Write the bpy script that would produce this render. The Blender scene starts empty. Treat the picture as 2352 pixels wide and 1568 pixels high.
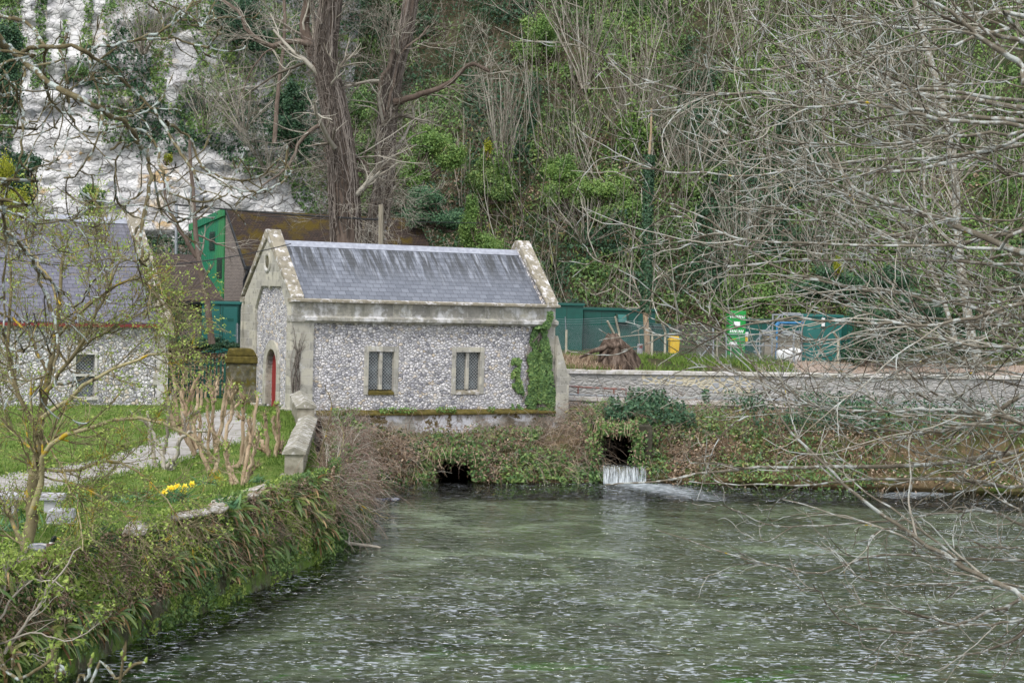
import bpy, math
import numpy as np
from mathutils import Vector, Matrix

SC = bpy.context.scene
COL = SC.collection
rng = np.random.default_rng(11)
R = math.radians

# ------------------------------------------------------------------ camera
F, PITCH, ROLL, CZ = 4000.0, 0.023, 0.025, 7.0     # F in pixels of a 2352-wide frame
_cp, _sp, _cr, _sr = math.cos(PITCH), math.sin(PITCH), math.cos(ROLL), math.sin(ROLL)
FWD = np.array([0, _cp, -_sp]); R0 = np.array([1., 0, 0]); U0 = np.array([0, _sp, _cp])
RT = R0 * _cr + U0 * _sr
UP = U0 * _cr - R0 * _sr
EYE = np.array([0, 0, CZ])
cam = bpy.data.cameras.new('camera')
cam.sensor_width = 36.0
cam.lens = 36.0 * F / 2352.0
cam.clip_start = 0.1
cam.clip_end = 2000
cam.dof.use_dof = True
cam.dof.focus_distance = 68
cam.dof.aperture_fstop = 18
camo = bpy.data.objects.new('camera', cam)
COL.objects.link(camo)
Mx = Matrix.Identity(4)
for i, v in enumerate((RT, UP, -FWD)):
    for j in range(3):
        Mx[j][i] = v[j]
Mx[0][3], Mx[1][3], Mx[2][3] = EYE
camo.matrix_world = Mx
SC.camera = camo

# ------------------------------------------------------------------ light: soft overcast
SUN_EL, SUN_AZ = R(52), R(205)            # azimuth clockwise from +Y: behind the camera, a little to the left
w = bpy.data.worlds.new('World'); SC.world = w; w.use_nodes = True
nt = w.node_tree
bg = nt.nodes['Background']
sky = nt.nodes.new('ShaderNodeTexSky'); sky.sky_type = 'NISHITA'; sky.sun_disc = False
sky.sun_elevation = SUN_EL; sky.sun_rotation = SUN_AZ
sky.air_density = 1.0; sky.dust_density = 3.0; sky.ozone_density = 1.0
hs = nt.nodes.new('ShaderNodeHueSaturation'); hs.inputs['Saturation'].default_value = 0.35
nt.links.new(sky.outputs[0], hs.inputs['Color'])
# a bright unbroken cloud layer over the blue
tc = nt.nodes.new('ShaderNodeTexCoord'); nz = nt.nodes.new('ShaderNodeTexNoise'); nz.inputs['Scale'].default_value = 3.0; nz.inputs['Detail'].default_value = 4.0
nt.links.new(tc.outputs['Generated'], nz.inputs['Vector'])
mr = nt.nodes.new('ShaderNodeMapRange'); mr.inputs[1].default_value = .3; mr.inputs[2].default_value = .7; mr.inputs[3].default_value = .5; mr.inputs[4].default_value = .85
nt.links.new(nz.outputs['Fac'], mr.inputs[0])
mxs = nt.nodes.new('ShaderNodeMix'); mxs.data_type = 'RGBA'; mxs.inputs[7].default_value = (4.9, 5.05, 5.3, 1)
nt.links.new(mr.outputs[0], mxs.inputs[0]); nt.links.new(hs.outputs[0], mxs.inputs[6]); nt.links.new(mxs.outputs[2], bg.inputs['Color'])
bg.inputs['Strength'].default_value = 0.14
sl = bpy.data.lights.new('sun', 'SUN'); sl.energy = 1.2; sl.angle = R(22); sl.color = (1, .97, .92)
so = bpy.data.objects.new('sun', sl); COL.objects.link(so)
sd = Vector((math.sin(SUN_AZ) * math.cos(SUN_EL), math.cos(SUN_AZ) * math.cos(SUN_EL), math.sin(SUN_EL)))
so.rotation_euler = (-sd).to_track_quat('-Z', 'Y').to_euler()
SC.view_settings.view_transform = 'Standard'
SC.view_settings.look = 'None'
SC.view_settings.exposure = 1.0
SC.view_settings.gamma = 1
SC.cycles.max_bounces = 6
SC.cycles.transparent_max_bounces = 16
SC.cycles.use_denoising = True
SC.cycles.denoiser = 'OPENIMAGEDENOISE'
SC.cycles.denoising_input_passes = 'RGB_ALBEDO_NORMAL'
SC.cycles.sample_clamp_indirect = 6

# ------------------------------------------------------------------ pixel rays (used only to survey where things stand)
def ray(px, py):
    return FWD * F + RT * (px - 1176) + UP * (784 - py)
def P(px, py, D):
    r = ray(px, py); return EYE + r * (D / r[1])
def G(px, py, z):
    r = ray(px, py); return EYE + r * ((z - CZ) / r[2])
def proj(p):
    d = np.asarray(p, float) - EYE
    q = d @ FWD
    return 1176 + F * (d @ RT) / q, 784 - F * (d @ UP) / q

# ------------------------------------------------------------------ object helpers
def tag(o, label=None, cat=None, group=None, kind=None):
    if label: o['label'] = label
    if cat: o['category'] = cat
    if group: o['group'] = group
    if kind: o['kind'] = kind
    return o
def thing(name, label, cat, loc=(0, 0, 0), rz=0.0, group=None):
    o = bpy.data.objects.new(name, None); COL.objects.link(o)
    o.location = loc; o.rotation_euler = (0, 0, rz); o.empty_display_size = .2
    return tag(o, label, cat, group)
def link(name, me, mat, parent=None):
    o = bpy.data.objects.new(name, me); COL.objects.link(o)
    if mat is not None: me.materials.append(mat)
    if parent is not None: o.parent = parent
    return o
def copy_tree(o, parent=None):
    c = o.copy(); COL.objects.link(c)
    if parent is not None: c.parent = parent
    for ch in list(o.children): copy_tree(ch, c)
    return c

def np_mesh(name, V, quads=None, tris=None, smooth=False):
    me = bpy.data.meshes.new(name)
    V = np.asarray(V, np.float32).reshape(-1, 3)
    me.vertices.add(len(V)); me.vertices.foreach_set('co', V.ravel())
    loops, starts, s = [], [], 0
    for f, k in ((quads, 4), (tris, 3)):
        if f is None or len(f) == 0: continue
        f = np.asarray(f, np.int32).reshape(-1, k)
        loops.append(f.ravel()); starts.append(s + np.arange(len(f)) * k); s += len(f) * k
    L = np.concatenate(loops); S = np.concatenate(starts)
    me.loops.add(len(L)); me.loops.foreach_set('vertex_index', L.astype(np.int32))
    me.polygons.add(len(S)); me.polygons.foreach_set('loop_start', S.astype(np.int32))
    if smooth: me.polygons.foreach_set('use_smooth', np.ones(len(S), bool))
    me.update(calc_edges=True)
    return me

class MB:
    """collects simple solids into one mesh"""
    def __init__(s): s.v, s.f = [], []
    def add(s, V, Fs):
        n = len(s.v); s.v += [tuple(map(float, p)) for p in V]; s.f += [[i + n for i in f] for f in Fs]; return s
    def box(s, x0, x1, y0, y1, z0, z1):
        return s.add([(x0, y0, z0), (x1, y0, z0), (x1, y1, z0), (x0, y1, z0), (x0, y0, z1), (x1, y0, z1), (x1, y1, z1), (x0, y1, z1)],
                     [(0, 3, 2, 1), (4, 5, 6, 7), (0, 1, 5, 4), (1, 2, 6, 5), (2, 3, 7, 6), (3, 0, 4, 7)])
    def prism(s, poly, fn0, fn1):
        """poly of 2-D points; fn0/fn1 map (p,q) to the two end faces"""
        n = len(poly)
        V = [fn0(*p) for p in poly] + [fn1(*p) for p in poly]
        Fs = [list(range(n))[::-1], list(range(n, 2 * n))] + [(i, (i + 1) % n, n + (i + 1) % n, n + i) for i in range(n)]
        return s.add(V, Fs)
    def prism_a(s, poly, a0, a1):      # poly in (y, z), extruded along x
        return s.prism(poly, lambda p, q: (a0, p, q), lambda p, q: (a1, p, q))
    def prism_b(s, poly, b0, b1):      # poly in (x, z), extruded along y
        return s.prism(poly, lambda p, q: (p, b0, q), lambda p, q: (p, b1, q))
    def prism_c(s, poly, c0, c1):      # poly in (x, y), extruded along z
        return s.prism(poly, lambda p, q: (p, q, c0), lambda p, q: (p, q, c1))
    def bar(s, p, q, r, n=6, r2=None):
        p, q = np.array(p, float), np.array(q, float); t = q - p; t /= np.linalg.norm(t)
        a = np.cross(t, (0, 0, 1.) if abs(t[2]) < .9 else (1., 0, 0)); a /= np.linalg.norm(a); b = np.cross(t, a)
        r2 = r if r2 is None else r2
        an = [2 * math.pi * (i + .5) / n for i in range(n)]
        V = [p + r * (math.cos(x) * a + math.sin(x) * b) for x in an] + [q + r2 * (math.cos(x) * a + math.sin(x) * b) for x in an]
        return s.add(V, [list(range(n)), list(range(n, 2 * n))[::-1]] + [(i, n + i, n + (i + 1) % n, (i + 1) % n) for i in range(n)])
    def path(s, pts, r, n=6):
        for p, q in zip(pts[:-1], pts[1:]): s.bar(p, q, r, n)
        return s
    def build(s, name, mat, parent=None, bevel=0, label=None, smooth=False):
        me = bpy.data.meshes.new(name); me.from_pydata(s.v, [], s.f); me.update()
        import bmesh
        bm = bmesh.new(); bm.from_mesh(me); bmesh.ops.recalc_face_normals(bm, faces=bm.faces); bm.to_mesh(me); bm.free()
        if smooth:
            for p in me.polygons: p.use_smooth = True
        o = link(name, me, mat, parent)
        if bevel:
            m = o.modifiers.new('bevel', 'BEVEL'); m.width = bevel; m.segments = 2; m.limit_method = 'ANGLE'
        if label: o['label'] = label
        return o

# ---- noise
def vnoise(x, y, scale, seed=0):
    x = np.asarray(x, float) * scale + seed * 17.3; y = np.asarray(y, float) * scale + seed * 31.7
    xi, yi = np.floor(x).astype(int), np.floor(y).astype(int); fx, fy = x - xi, y - yi
    fx = fx * fx * (3 - 2 * fx); fy = fy * fy * (3 - 2 * fy)
    def h(a, b):
        n = (a * 374761393 + b * 668265263 + seed * 1013904223) & 0x7fffffff
        n = ((n ^ (n >> 13)) * 1274126177) & 0x7fffffff
        return ((n ^ (n >> 16)) & 0xffff) / 65535.0
    return (h(xi, yi) * (1 - fx) + h(xi + 1, yi) * fx) * (1 - fy) + (h(xi, yi + 1) * (1 - fx) + h(xi + 1, yi + 1) * fx) * fy
def fbm(x, y, scale, seed=0, o=3):
    return sum(vnoise(x, y, scale * 2 ** i, seed + i) * .5 ** i for i in range(o)) / sum(.5 ** i for i in range(o))
def sstep(x, a, b):
    t = np.clip((np.asarray(x, float) - a) / (b - a), 0, 1); return t * t * (3 - 2 * t)

# ---- branches
def norm(v): return v / np.maximum(np.linalg.norm(v, axis=-1, keepdims=True), 1e-9)
def tube(Pts, Rad, sides=4):
    """(N,K,3) paths, (N,K) radii -> verts, quads"""
    N, K, _ = Pts.shape
    T = np.empty_like(Pts); T[:, 1:-1] = Pts[:, 2:] - Pts[:, :-2]; T[:, 0] = Pts[:, 1] - Pts[:, 0]; T[:, -1] = Pts[:, -1] - Pts[:, -2]
    T = norm(T)
    m = norm(T.mean(1)); ref = np.where(np.abs(m[:, 2:3]) < .8, np.array([[0, 0, 1.]]), np.array([[.8, .6, 0]]))
    a = norm(np.cross(T, ref[:, None, :])); b = np.cross(T, a)
    an = 2 * np.pi * np.arange(sides) / sides
    V = Pts[:, :, None, :] + Rad[:, :, None, None] * (np.cos(an)[None, None, :, None] * a[:, :, None, :] + np.sin(an)[None, None, :, None] * b[:, :, None, :])
    idx = np.arange(N * K * sides).reshape(N, K, sides); nx = np.roll(idx, -1, axis=2)
    Q = np.stack([idx[:, :-1], nx[:, :-1], nx[:, 1:], idx[:, 1:]], -1).reshape(-1, 4)
    return V.reshape(-1, 3), Q
class BR:
    """gathers branch tubes into one mesh"""
    def __init__(s): s.V, s.Q, s.n = [], [], 0
    def add(s, Pts, Rad, sides=4):
        if len(Pts) == 0: return s
        V, Q = tube(np.asarray(Pts, float), np.asarray(Rad, float), sides)
        s.V.append(V); s.Q.append(Q + s.n); s.n += len(V); return s
    def raw(s, V, Q):
        s.V.append(V); s.Q.append(Q + s.n); s.n += len(V); return s
    def mesh(s, name, smooth=True): return np_mesh(name, np.concatenate(s.V), np.concatenate(s.Q), smooth=smooth)
    def build(s, name, mat, parent=None, label=None, smooth=True):
        o = link(name, s.mesh(name, smooth), mat, parent)
        if label: o['label'] = label
        return o
def smooth_path(pts, K, jit=0.0, rg=rng):
    pts = np.asarray(pts, float); n = len(pts)
    ext = np.vstack([2 * pts[0] - pts[1], pts, 2 * pts[-1] - pts[-2]])
    t = np.linspace(0, n - 1 - 1e-6, K); i = t.astype(int); u = (t - i)[:, None]
    p0, p1, p2, p3 = ext[i], ext[i + 1], ext[i + 2], ext[i + 3]
    q = .5 * (2 * p1 + (p2 - p0) * u + (2 * p0 - 5 * p1 + 4 * p2 - p3) * u ** 2 + (3 * p1 - p0 - 3 * p2 + p3) * u ** 3)
    if jit: q[1:] += rg.normal(0, jit, q[1:].shape)
    return q
def grow(Pts, Rad, n, t0, t1, L, ang, bend, up, K, rr=.6, tip=.35, rg=rng, minr=0.0, flat=None, curl=0.0):
    """children for every path: n each, at t in [t0,t1], length L=(lo,hi) metres"""
    N, K0, _ = Pts.shape
    par = np.repeat(np.arange(N), n); M = len(par)
    t = rg.uniform(t0, t1, M) * (K0 - 1); i = np.minimum(t.astype(int), K0 - 2); u = (t - i)[:, None]
    pos = Pts[par, i] * (1 - u) + Pts[par, i + 1] * u
    rad = Rad[par, i] * (1 - u[:, 0]) + Rad[par, i + 1] * u[:, 0]
    T = norm(Pts[par, i + 1] - Pts[par, i])
    perp = norm(np.cross(T, rg.normal(size=(M, 3))))
    if flat is not None: perp = norm(perp * np.array(flat))
    a = rg.uniform(ang[0], ang[1], M)[:, None]
    d = norm(np.cos(a) * T + np.sin(a) * perp)
    ln = rg.uniform(L[0], L[1], M) * (1.15 - .6 * t / (K0 - 1))
    out = np.empty((M, K, 3)); out[:, 0] = pos; st = (ln / (K - 1))[:, None]
    cv = rg.normal(0, 1, (M, 3)) * curl
    for k in range(1, K):
        d = norm(d + rg.normal(0, bend, (M, 3)) + cv + np.array([0, 0, up]))
        out[:, k] = out[:, k - 1] + d * st
    r0 = np.maximum(rad * rr, minr)
    return out, r0[:, None] * np.linspace(1, tip, K)[None, :]
# ---- leaves
def leaf_quads(pos, size, nrm=None, spread=1.0, asp=.6, rg=rng, hang=0.0):
    N = len(pos)
    n = rg.normal(size=(N, 3))
    n = norm(n) * spread + (nrm if nrm is not None else np.array([0, -.3, .6]))
    n = norm(n)
    a = norm(np.cross(n, rg.normal(size=(N, 3)))); a[:, 2] -= hang; a = norm(a)
    b = norm(np.cross(n, a))
    s = (np.asarray(size) * rg.uniform(.6, 1.3, N))[:, None]
    V = np.stack([pos - a * s * .5, pos + b * s * asp * .5 - a * s * .05, pos + a * s * .5 + n * s * .08, pos - b * s * asp * .5 - a * s * .05], 1)
    Q = np.arange(N * 4).reshape(N, 4)
    return V.reshape(-1, 3), Q
def straps(pos, dirv, length, width, droop, rg=rng, K=5):
    """long fern fronds: flat bent ribbons"""
    N = len(pos); d = norm(dirv + rg.normal(0, .45, (N, 3))); side = norm(np.cross(d, rg.normal(size=(N, 3))))
    L = (length * rg.uniform(.6, 1.25, N))[:, None]; p = pos.copy(); rows = []
    for k in range(K):
        wd = width * math.sin(math.pi * (.12 + .8 * k / (K - 1))) + .003
        rows += [p - side * wd, p + side * wd]
        d = norm(d + np.array([0, 0, -droop / K])); p = p + d * L / (K - 1)
    V = np.stack(rows, 1).reshape(-1, 3)
    base = (np.arange(N) * 2 * K)[:, None]
    Q = np.concatenate([base + np.array([[2 * k, 2 * k + 1, 2 * k + 3, 2 * k + 2]]) for k in range(K - 1)], 1).reshape(-1, 4)
    return V, Q
class LF:
    def __init__(s): s.V, s.Q, s.n = [], [], 0
    def add(s, VQ):
        V, Q = VQ
        if len(V): s.V.append(V); s.Q.append(Q + s.n); s.n += len(V)
        return s
    def build(s, name, mat, parent=None, label=None):
        o = link(name, np_mesh(name, np.concatenate(s.V), np.concatenate(s.Q)), mat, parent)
        if label: o['label'] = label
        return o

# ------------------------------------------------------------------ materials
class NT:
    def __init__(s, name):
        s.m = bpy.data.materials.new(name); s.m.use_nodes = True; s.t = s.m.node_tree
        s.b = s.t.nodes['Principled BSDF']; s.o = s.t.nodes['Material Output']
    def n(s, typ, ins=None, **kw):
        x = s.t.nodes.new('ShaderNode' + typ)
        for k, v in kw.items(): setattr(x, k, v)
        for k, v in (ins or {}).items():
            if hasattr(v, 'is_linked'): s.t.links.new(v, x.inputs[k])
            else: x.inputs[k].default_value = v
        return x
    def set(s, k, v):
        if hasattr(v, 'is_linked'): s.t.links.new(v, s.b.inputs[k])
        else: s.b.inputs[k].default_value = v
    def co(s, stretch=(1, 1, 1), rot=(0, 0, 0), world=False):
        src = s.n('NewGeometry').outputs['Position'] if world else s.n('TexCoord').outputs['Object']
        return s.n('Mapping', {'Vector': src, 'Scale': stretch, 'Rotation': rot}).outputs[0]
    def noise(s, vec, scale, detail=3, rough=.55, dist=0.0):
        return s.n('TexNoise', {'Vector': vec, 'Scale': scale, 'Detail': detail, 'Roughness': rough, 'Distortion': dist}).outputs['Fac']
    def ramp(s, fac, stops):
        r = s.n('ValToRGB', {'Fac': fac}); e = r.color_ramp.elements
        while len(e) < len(stops): e.new(.5)
        for el, (p, c) in zip(e, stops):
            el.position = p; el.color = (*c, 1) if len(c) == 3 else c
        return r.outputs['Color']
    def mask(s, fac, lo, hi):
        return s.n('MapRange', {'Value': fac, 'From Min': lo, 'From Max': hi}).outputs[0]
    def mix(s, fac, a, b, mode='MIX'):
        x = s.n('Mix', data_type='RGBA', blend_type=mode)
        for k, v in ((0, fac), (6, a), (7, b)):
            if hasattr(v, 'is_linked'): s.t.links.new(v, x.inputs[k])
            else: x.inputs[k].default_value = (*v, 1) if (k > 0 and len(v) == 3) else v
        return x.outputs[2]
    def math(s, op, a, b=0.0):
        x = s.n('Math', operation=op)
        for k, v in ((0, a), (1, b)):
            if hasattr(v, 'is_linked'): s.t.links.new(v, x.inputs[k])
            else: x.inputs[k].default_value = v
        return x.outputs[0]
    def bump(s, h, dist=.02, strength=1.0):
        x = s.n('Bump', {'Height': h, 'Distance': dist, 'Strength': strength}).outputs[0]; s.set('Normal', x); return x
    def done(s, col=None, rough=.85, spec=.3):
        if col is not None: s.set('Base Color', col if hasattr(col, 'is_linked') else (*col, 1))
        s.set('Roughness', rough); s.set('Specular IOR Level', spec); return s.m

def varied(name, stops, scale=3, detail=4, rough=.85, spec=.3, island=0.0, stretch=(1, 1, 1), patch=None, bump=None, world=False, trans=0.0, patch2=None):
    k = NT(name); v = k.co(stretch, world=world); f = k.noise(v, scale, detail)
    if island:
        r = k.n('NewGeometry').outputs['Random Per Island']
        f = k.math('ADD', k.math('MULTIPLY', r, island), k.math('MULTIPLY', f, 1 - island))
    c = k.ramp(f, stops)
    for p in (patch, patch2):
        if p:
            c = k.mix(k.mask(k.noise(v, p[1], 5, .65), p[2], p[3]), c, p[0])
    if bump: k.bump(k.noise(v, bump[0], 5, .7), bump[1])
    k.done(c, rough, spec)
    if trans:                                  # thin leaves let a little light through
        k.set('Subsurface Weight', 0.0)
        tr = k.n('BsdfTranslucent', {'Color': c})
        mx = k.n('MixShader', {0: trans, 1: k.b.outputs[0], 2: tr.outputs[0]})
        k.t.links.new(mx.outputs[0], k.o.inputs[0])
    return k.m

def flint_mat(name='flint', coursed=False, pale=1.0):
    k = NT(name); v = k.co((1, 1, 1.25) if not coursed else (1, 1, 1.0))
    d = k.n('TexNoise', {'Vector': v, 'Scale': 6.0, 'Detail': 2.0}).outputs['Color']
    vv = k.n('VectorMath', {0: v, 1: k.n('VectorMath', {0: d, 'Scale': .06}, operation='SCALE').outputs[0]}, operation='ADD').outputs[0]
    sc = 7.4
    e = k.n('TexVoronoi', {'Vector': vv, 'Scale': sc}, feature='DISTANCE_TO_EDGE').outputs['Distance']
    c = k.n('TexVoronoi', {'Vector': vv, 'Scale': sc}).outputs['Color']
    rv = k.n('SeparateColor', {0: c}).outputs[0]
    p = pale
    col = k.ramp(rv, [(0, (.22 * p, .22 * p, .25 * p)), (.2, (.46 * p, .45 * p, .49 * p)), (.55, (.68 * p, .66 * p, .69 * p)), (.85, (.78 * p, .75 * p, .75 * p)), (1, (.58 * p, .48 * p, .36 * p))])
    nn = k.noise(v, 22, 3)
    col = k.mix(k.mask(nn, .55, .8), col, (.40 * p, .39 * p, .43 * p))
    col = k.mix(k.mask(k.noise(v, .9, 3), .5, .75), col, k.mix(.5, col, (.62, .60, .60)))
    mort = k.mix(k.mask(k.noise(v, 1.3, 3), .4, .65), (.18, .18, .185), (.40, .39, .37))
    m = k.mask(e, .012, .06)
    col = k.mix(m, mort, col)
    k.bump(k.mask(e, 0, .2), .05)
    return k.done(col, .7, .35)

def ashlar_mat(name, bw=.66, bh=.34, tone=1.0, lichen=.5, dark=.5):
    k = NT(name); v = k.co()
    s = k.n('SeparateXYZ', {0: v})
    u = k.math('ADD', s.outputs[0], s.outputs[1])
    cv = k.n('CombineXYZ', {0: u, 1: s.outputs[2], 2: 0.0}).outputs[0]
    br = k.n('TexBrick', {'Vector': cv, 'Color1': (.42 * tone, .40 * tone, .335 * tone, 1), 'Color2': (.27 * tone, .26 * tone, .235 * tone, 1), 'Mortar': (.46, .44, .40, 1), 'Scale': 1.0,
                          'Mortar Size': .012, 'Brick Width': bw, 'Row Height': bh, 'Bias': .0})
    c = br.outputs[0]
    c = k.mix(k.math('MULTIPLY', k.mask(k.noise(v, 4, 6, .72), .50 - .06 * dark, .66), .8), c, (.15, .147, .135))
    c = k.mix(k.mask(k.noise(v, 1.5, 6, .72), .60 - .09 * lichen, .68 - .05 * lichen), c, (.56, .555, .56))
    c = k.mix(k.math('MULTIPLY', k.mask(k.noise(k.co((2.2, 2.2, .4)), 2.0, 4, .6), .56, .72), .7), c, (.17, .17, .14))
    k.bump(k.math('SUBTRACT', k.noise(v, 30, 5, .7), k.math('MULTIPLY', br.outputs['Fac'], .6)), .012)
    return k.done(c, .9, .2)

def lichen_mat(name, base=(.33, .31, .25), white=.5, sc=7.0, dark=(.09, .075, .06)):
    k = NT(name); v = k.co()
    c = k.mix(k.mask(k.noise(v, 3, 4), .4, .7), base, tuple(x * .65 for x in base))
    c = k.mix(k.mask(k.noise(v, sc, 6, .65), .55 - .12 * white, .64 - .1 * white), c, (.60, .58, .58))
    c = k.mix(k.mask(k.noise(v, sc * 1.3, 6, .7), .58, .64), c, dark)
    k.bump(k.noise(v, 25, 5, .7), .015)
    return k.done(c, .9, .2)

def courses_mat(name, c1, c2, mortar, bw, bh, slope, ms=.012, streak=None, patch=None, bias=0.0, rough=.6, spec=.4, bmp=.012, zr=None, patch2=None, axis=0):
    """slates / tiles / bricks: rows run along local x (or x+y), height measured up the slope"""
    k = NT(name); v = k.co(); s = k.n('SeparateXYZ', {0: v})
    u = s.outputs[0] if axis == 0 else k.math('ADD', s.outputs[0], s.outputs[1])
    cv = k.n('CombineXYZ', {0: u, 1: k.math('MULTIPLY', s.outputs[2], 1 / math.sin(slope)), 2: 0.0}).outputs[0]
    br = k.n('TexBrick', {'Vector': cv, 'Color1': (*c1, 1), 'Color2': (*c2, 1), 'Mortar': (*mortar, 1), 'Scale': 1.0, 'Mortar Size': ms, 'Brick Width': bw, 'Row Height': bh, 'Bias': bias, 'Mortar Smooth': .3})
    c = br.outputs[0]
    c = k.mix(k.mask(k.noise(v, 1.2, 4), .3, .75), c, k.mix(.35, c, c2))
    if streak:                                 # dark algae and pale lead runs washed down from the ridge
        f = k.noise(k.n('CombineXYZ', {0: k.math('MULTIPLY', u, 1.0), 1: k.math('MULTIPLY', s.outputs[2], .10), 2: 0.0}).outputs[0], 4.2, 4, .75)
        f2 = k.noise(k.n('CombineXYZ', {0: k.math('MULTIPLY', u, 1.0), 1: k.math('MULTIPLY', s.outputs[2], .16), 2: 3.0}).outputs[0], 6.5, 3, .6)
        zz = k.mask(k.math('ADD', s.outputs[2], k.math('MULTIPLY', f2, 1.1)), zr[0], zr[1])
        d = k.math('MULTIPLY', k.mask(f, .43, .52), zz)
        c = k.mix(k.math('MULTIPLY', d, .85), c, streak[0])
        l = k.math('MULTIPLY', k.mask(f2, .54, .72), k.mask(s.outputs[2], zr[0] - 1.0, zr[1] + .2))
        c = k.mix(k.math('MULTIPLY', l, .7), c, streak[1])
    for p in (patch, patch2):
        if p: c = k.mix(k.mask(k.noise(v, p[1], 6, .68), p[2], p[3]), c, p[0])
    k.bump(br.outputs['Fac'], -bmp)
    return k.done(c, rough, spec)

M = {}
M['flint'] = flint_mat('flint')
M['flint2'] = flint_mat('flint coursed', True, 1.05)
M['ashlar'] = ashlar_mat('limestone', tone=1.12, lichen=.3, dark=-.6)
M['ashlar_band'] = ashlar_mat('limestone frieze', .85, .54, .95, 1.1, 1.3)
M['coping'] = lichen_mat('lichen coping', (.30, .27, .21), white=.25, sc=4.5, dark=(.15, .13, .10))
M['coping_pale'] = lichen_mat('pale coping', (.52, .50, .44), white=.7, sc=2.2, dark=(.3, .27, .2))
M['mossy'] = varied('mossy stone', [(.3, (.05, .05, .035)), (.5, (.11, .10, .07)), (.7, (.19, .18, .15))], 4, 5, .95, .1, bump=(18, .03), patch=((.10, .085, .02), 2.4, .48, .62), patch2=((.23, .27, .24), 5, .6, .7))
M['bankstone'] = varied('green mossy bank stone', [(.3, (.035, .040, .022)), (.5, (.075, .075, .045)), (.7, (.14, .13, .095))], 3, 5, .95, .1, bump=(14, .06), patch=((.11, .18, .035), 1.3, .42, .56), patch2=((.16, .21, .13), 5, .58, .68))
M['capmoss'] = varied('mossy cap', [(.3, (.06, .05, .02)), (.6, (.13, .105, .03)), (.8, (.2, .17, .1))], 5, 5, .95, .1, bump=(20, .04))
SL = math.atan2(2.34, 2.41)
M['slate'] = courses_mat('slate', (.185, .200, .238), (.120, .132, .162), (.078, .085, .104), .34, .235, SL, .011,
                         streak=((.045, .047, .050), (.46, .49, .57)), zr=(5.6, 6.4), rough=.5, spec=.4)
M['slate2'] = courses_mat('old slate', (.16, .16, .20), (.115, .115, .15), (.05, .05, .06), .34, .22, R(43), .010, streak=((.10, .10, .11), (.24, .24, .27)), zr=(6.3, 8.6), rough=.6, spec=.3)
M['lead'] = varied('lead ridge', [(.3, (.24, .25, .30)), (.6, (.34, .36, .42)), (.8, (.46, .47, .52))], 6, 4, .5, .5)
M['tile'] = courses_mat('mossy tile', (.070, .048, .038), (.045, .034, .030), (.02, .017, .015), .18, .13, R(46), .012, patch=((.085, .060, .012), 1.1, .47, .60), patch2=((.30, .27, .23), 9, .66, .70), rough=.9, spec=.15, bmp=.02)
M['tile2'] = courses_mat('brown tile', (.105, .080, .070), (.070, .055, .050), (.025, .02, .02), .18, .12, R(30), .012, patch=((.06, .05, .03), 1.5, .55, .7), rough=.9, spec=.15, bmp=.02)
M['brick'] = courses_mat('grey brick', (.30, .255, .225), (.21, .18, .165), (.085, .08, .075), .225, .075, R(90), .014, rough=.9, spec=.15, axis=1)
def clad():
    k = NT('green cladding'); v = k.co(); s = k.n('SeparateXYZ', {0: v})
    u = k.math('ADD', s.outputs[0], s.outputs[1])
    wv = k.math('ABSOLUTE', k.math('SINE', k.math('MULTIPLY', u, 10.0)))
    c = k.mix(k.mask(k.noise(k.co((.9, .9, .25)), .55, 2), .45, .62), (.010, .165, .085), (.035, .21, .075))
    c = k.mix(k.mask(wv, .12, 0.0), c, (.008, .10, .055))
    k.bump(wv, .03); return k.done(c, .5, .4)
M['clad'] = clad()
M['cab'] = varied('green cabinet paint', [(.3, (.003, .066, .052)), (.7, (.005, .090, .072))], 1.5, 4, .42, .5, patch=((.008, .115, .092), .6, .6, .8))
M['cab2'] = varied('lighter cabinet paint', [(.3, (.014, .115, .105)), (.7, (.018, .145, .13))], 1.2, 3, .45, .5)
M['cabdark'] = varied('dark cabinet roof', [(.3, (.008, .055, .045)), (.7, (.05, .065, .05))], 5, 4, .7, .3)
M['kiosk'] = varied('bright green plastic', [(.3, (.004, .24, .035)), (.7, (.006, .29, .05))], 2, 3, .4, .5)
M['white'] = varied('white paint', [(.3, (.70, .72, .72)), (.7, (.82, .83, .84))], 4, 3, .6, .3)
M['black'] = varied('black plastic', [(.3, (.010, .011, .013)), (.7, (.02, .021, .025))], 4, 2, .4, .5)
M['red'] = varied('red door paint', [(.3, (.21, .022, .022)), (.7, (.26, .030, .028))], 3, 3, .5, .4)
M['gutter_red'] = varied('dark red gutter', [(.3, (.16, .025, .025)), (.7, (.22, .04, .035))], 3, 2, .6, .3)
M['yellow'] = varied('yellow plastic', [(.3, (.70, .42, .01)), (.7, (.82, .55, .02))], 3, 3, .5, .4)
M['blue'] = varied('blue pipe', [(.3, (.02, .12, .30)), (.7, (.05, .22, .42))], 3, 2, .4, .5)
M['galv'] = varied('galvanised steel', [(.3, (.20, .22, .24)), (.7, (.36, .38, .41))], 6, 4, .55, .5)
M['galv'].node_tree.nodes['Principled BSDF'].inputs['Metallic'].default_value = .3
M['rust'] = varied('rusty rail', [(.35, (.22, .22, .23)), (.55, (.22, .10, .08)), (.7, (.26, .11, .09))], 5, 4, .7, .3)
M['concrete'] = varied('concrete', [(.3, (.30, .28, .22)), (.7, (.46, .43, .35))], 7, 5, .95, .15, bump=(40, .01))
M['concwall'] = varied('tan block wall', [(.3, (.33, .29, .23)), (.7, (.42, .37, .30))], 3, 4, .95, .1)
M['palisade'] = varied('palisade green paint', [(.3, (.010, .07, .055)), (.7, (.018, .10, .08))], 6, 3, .5, .4)
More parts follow.
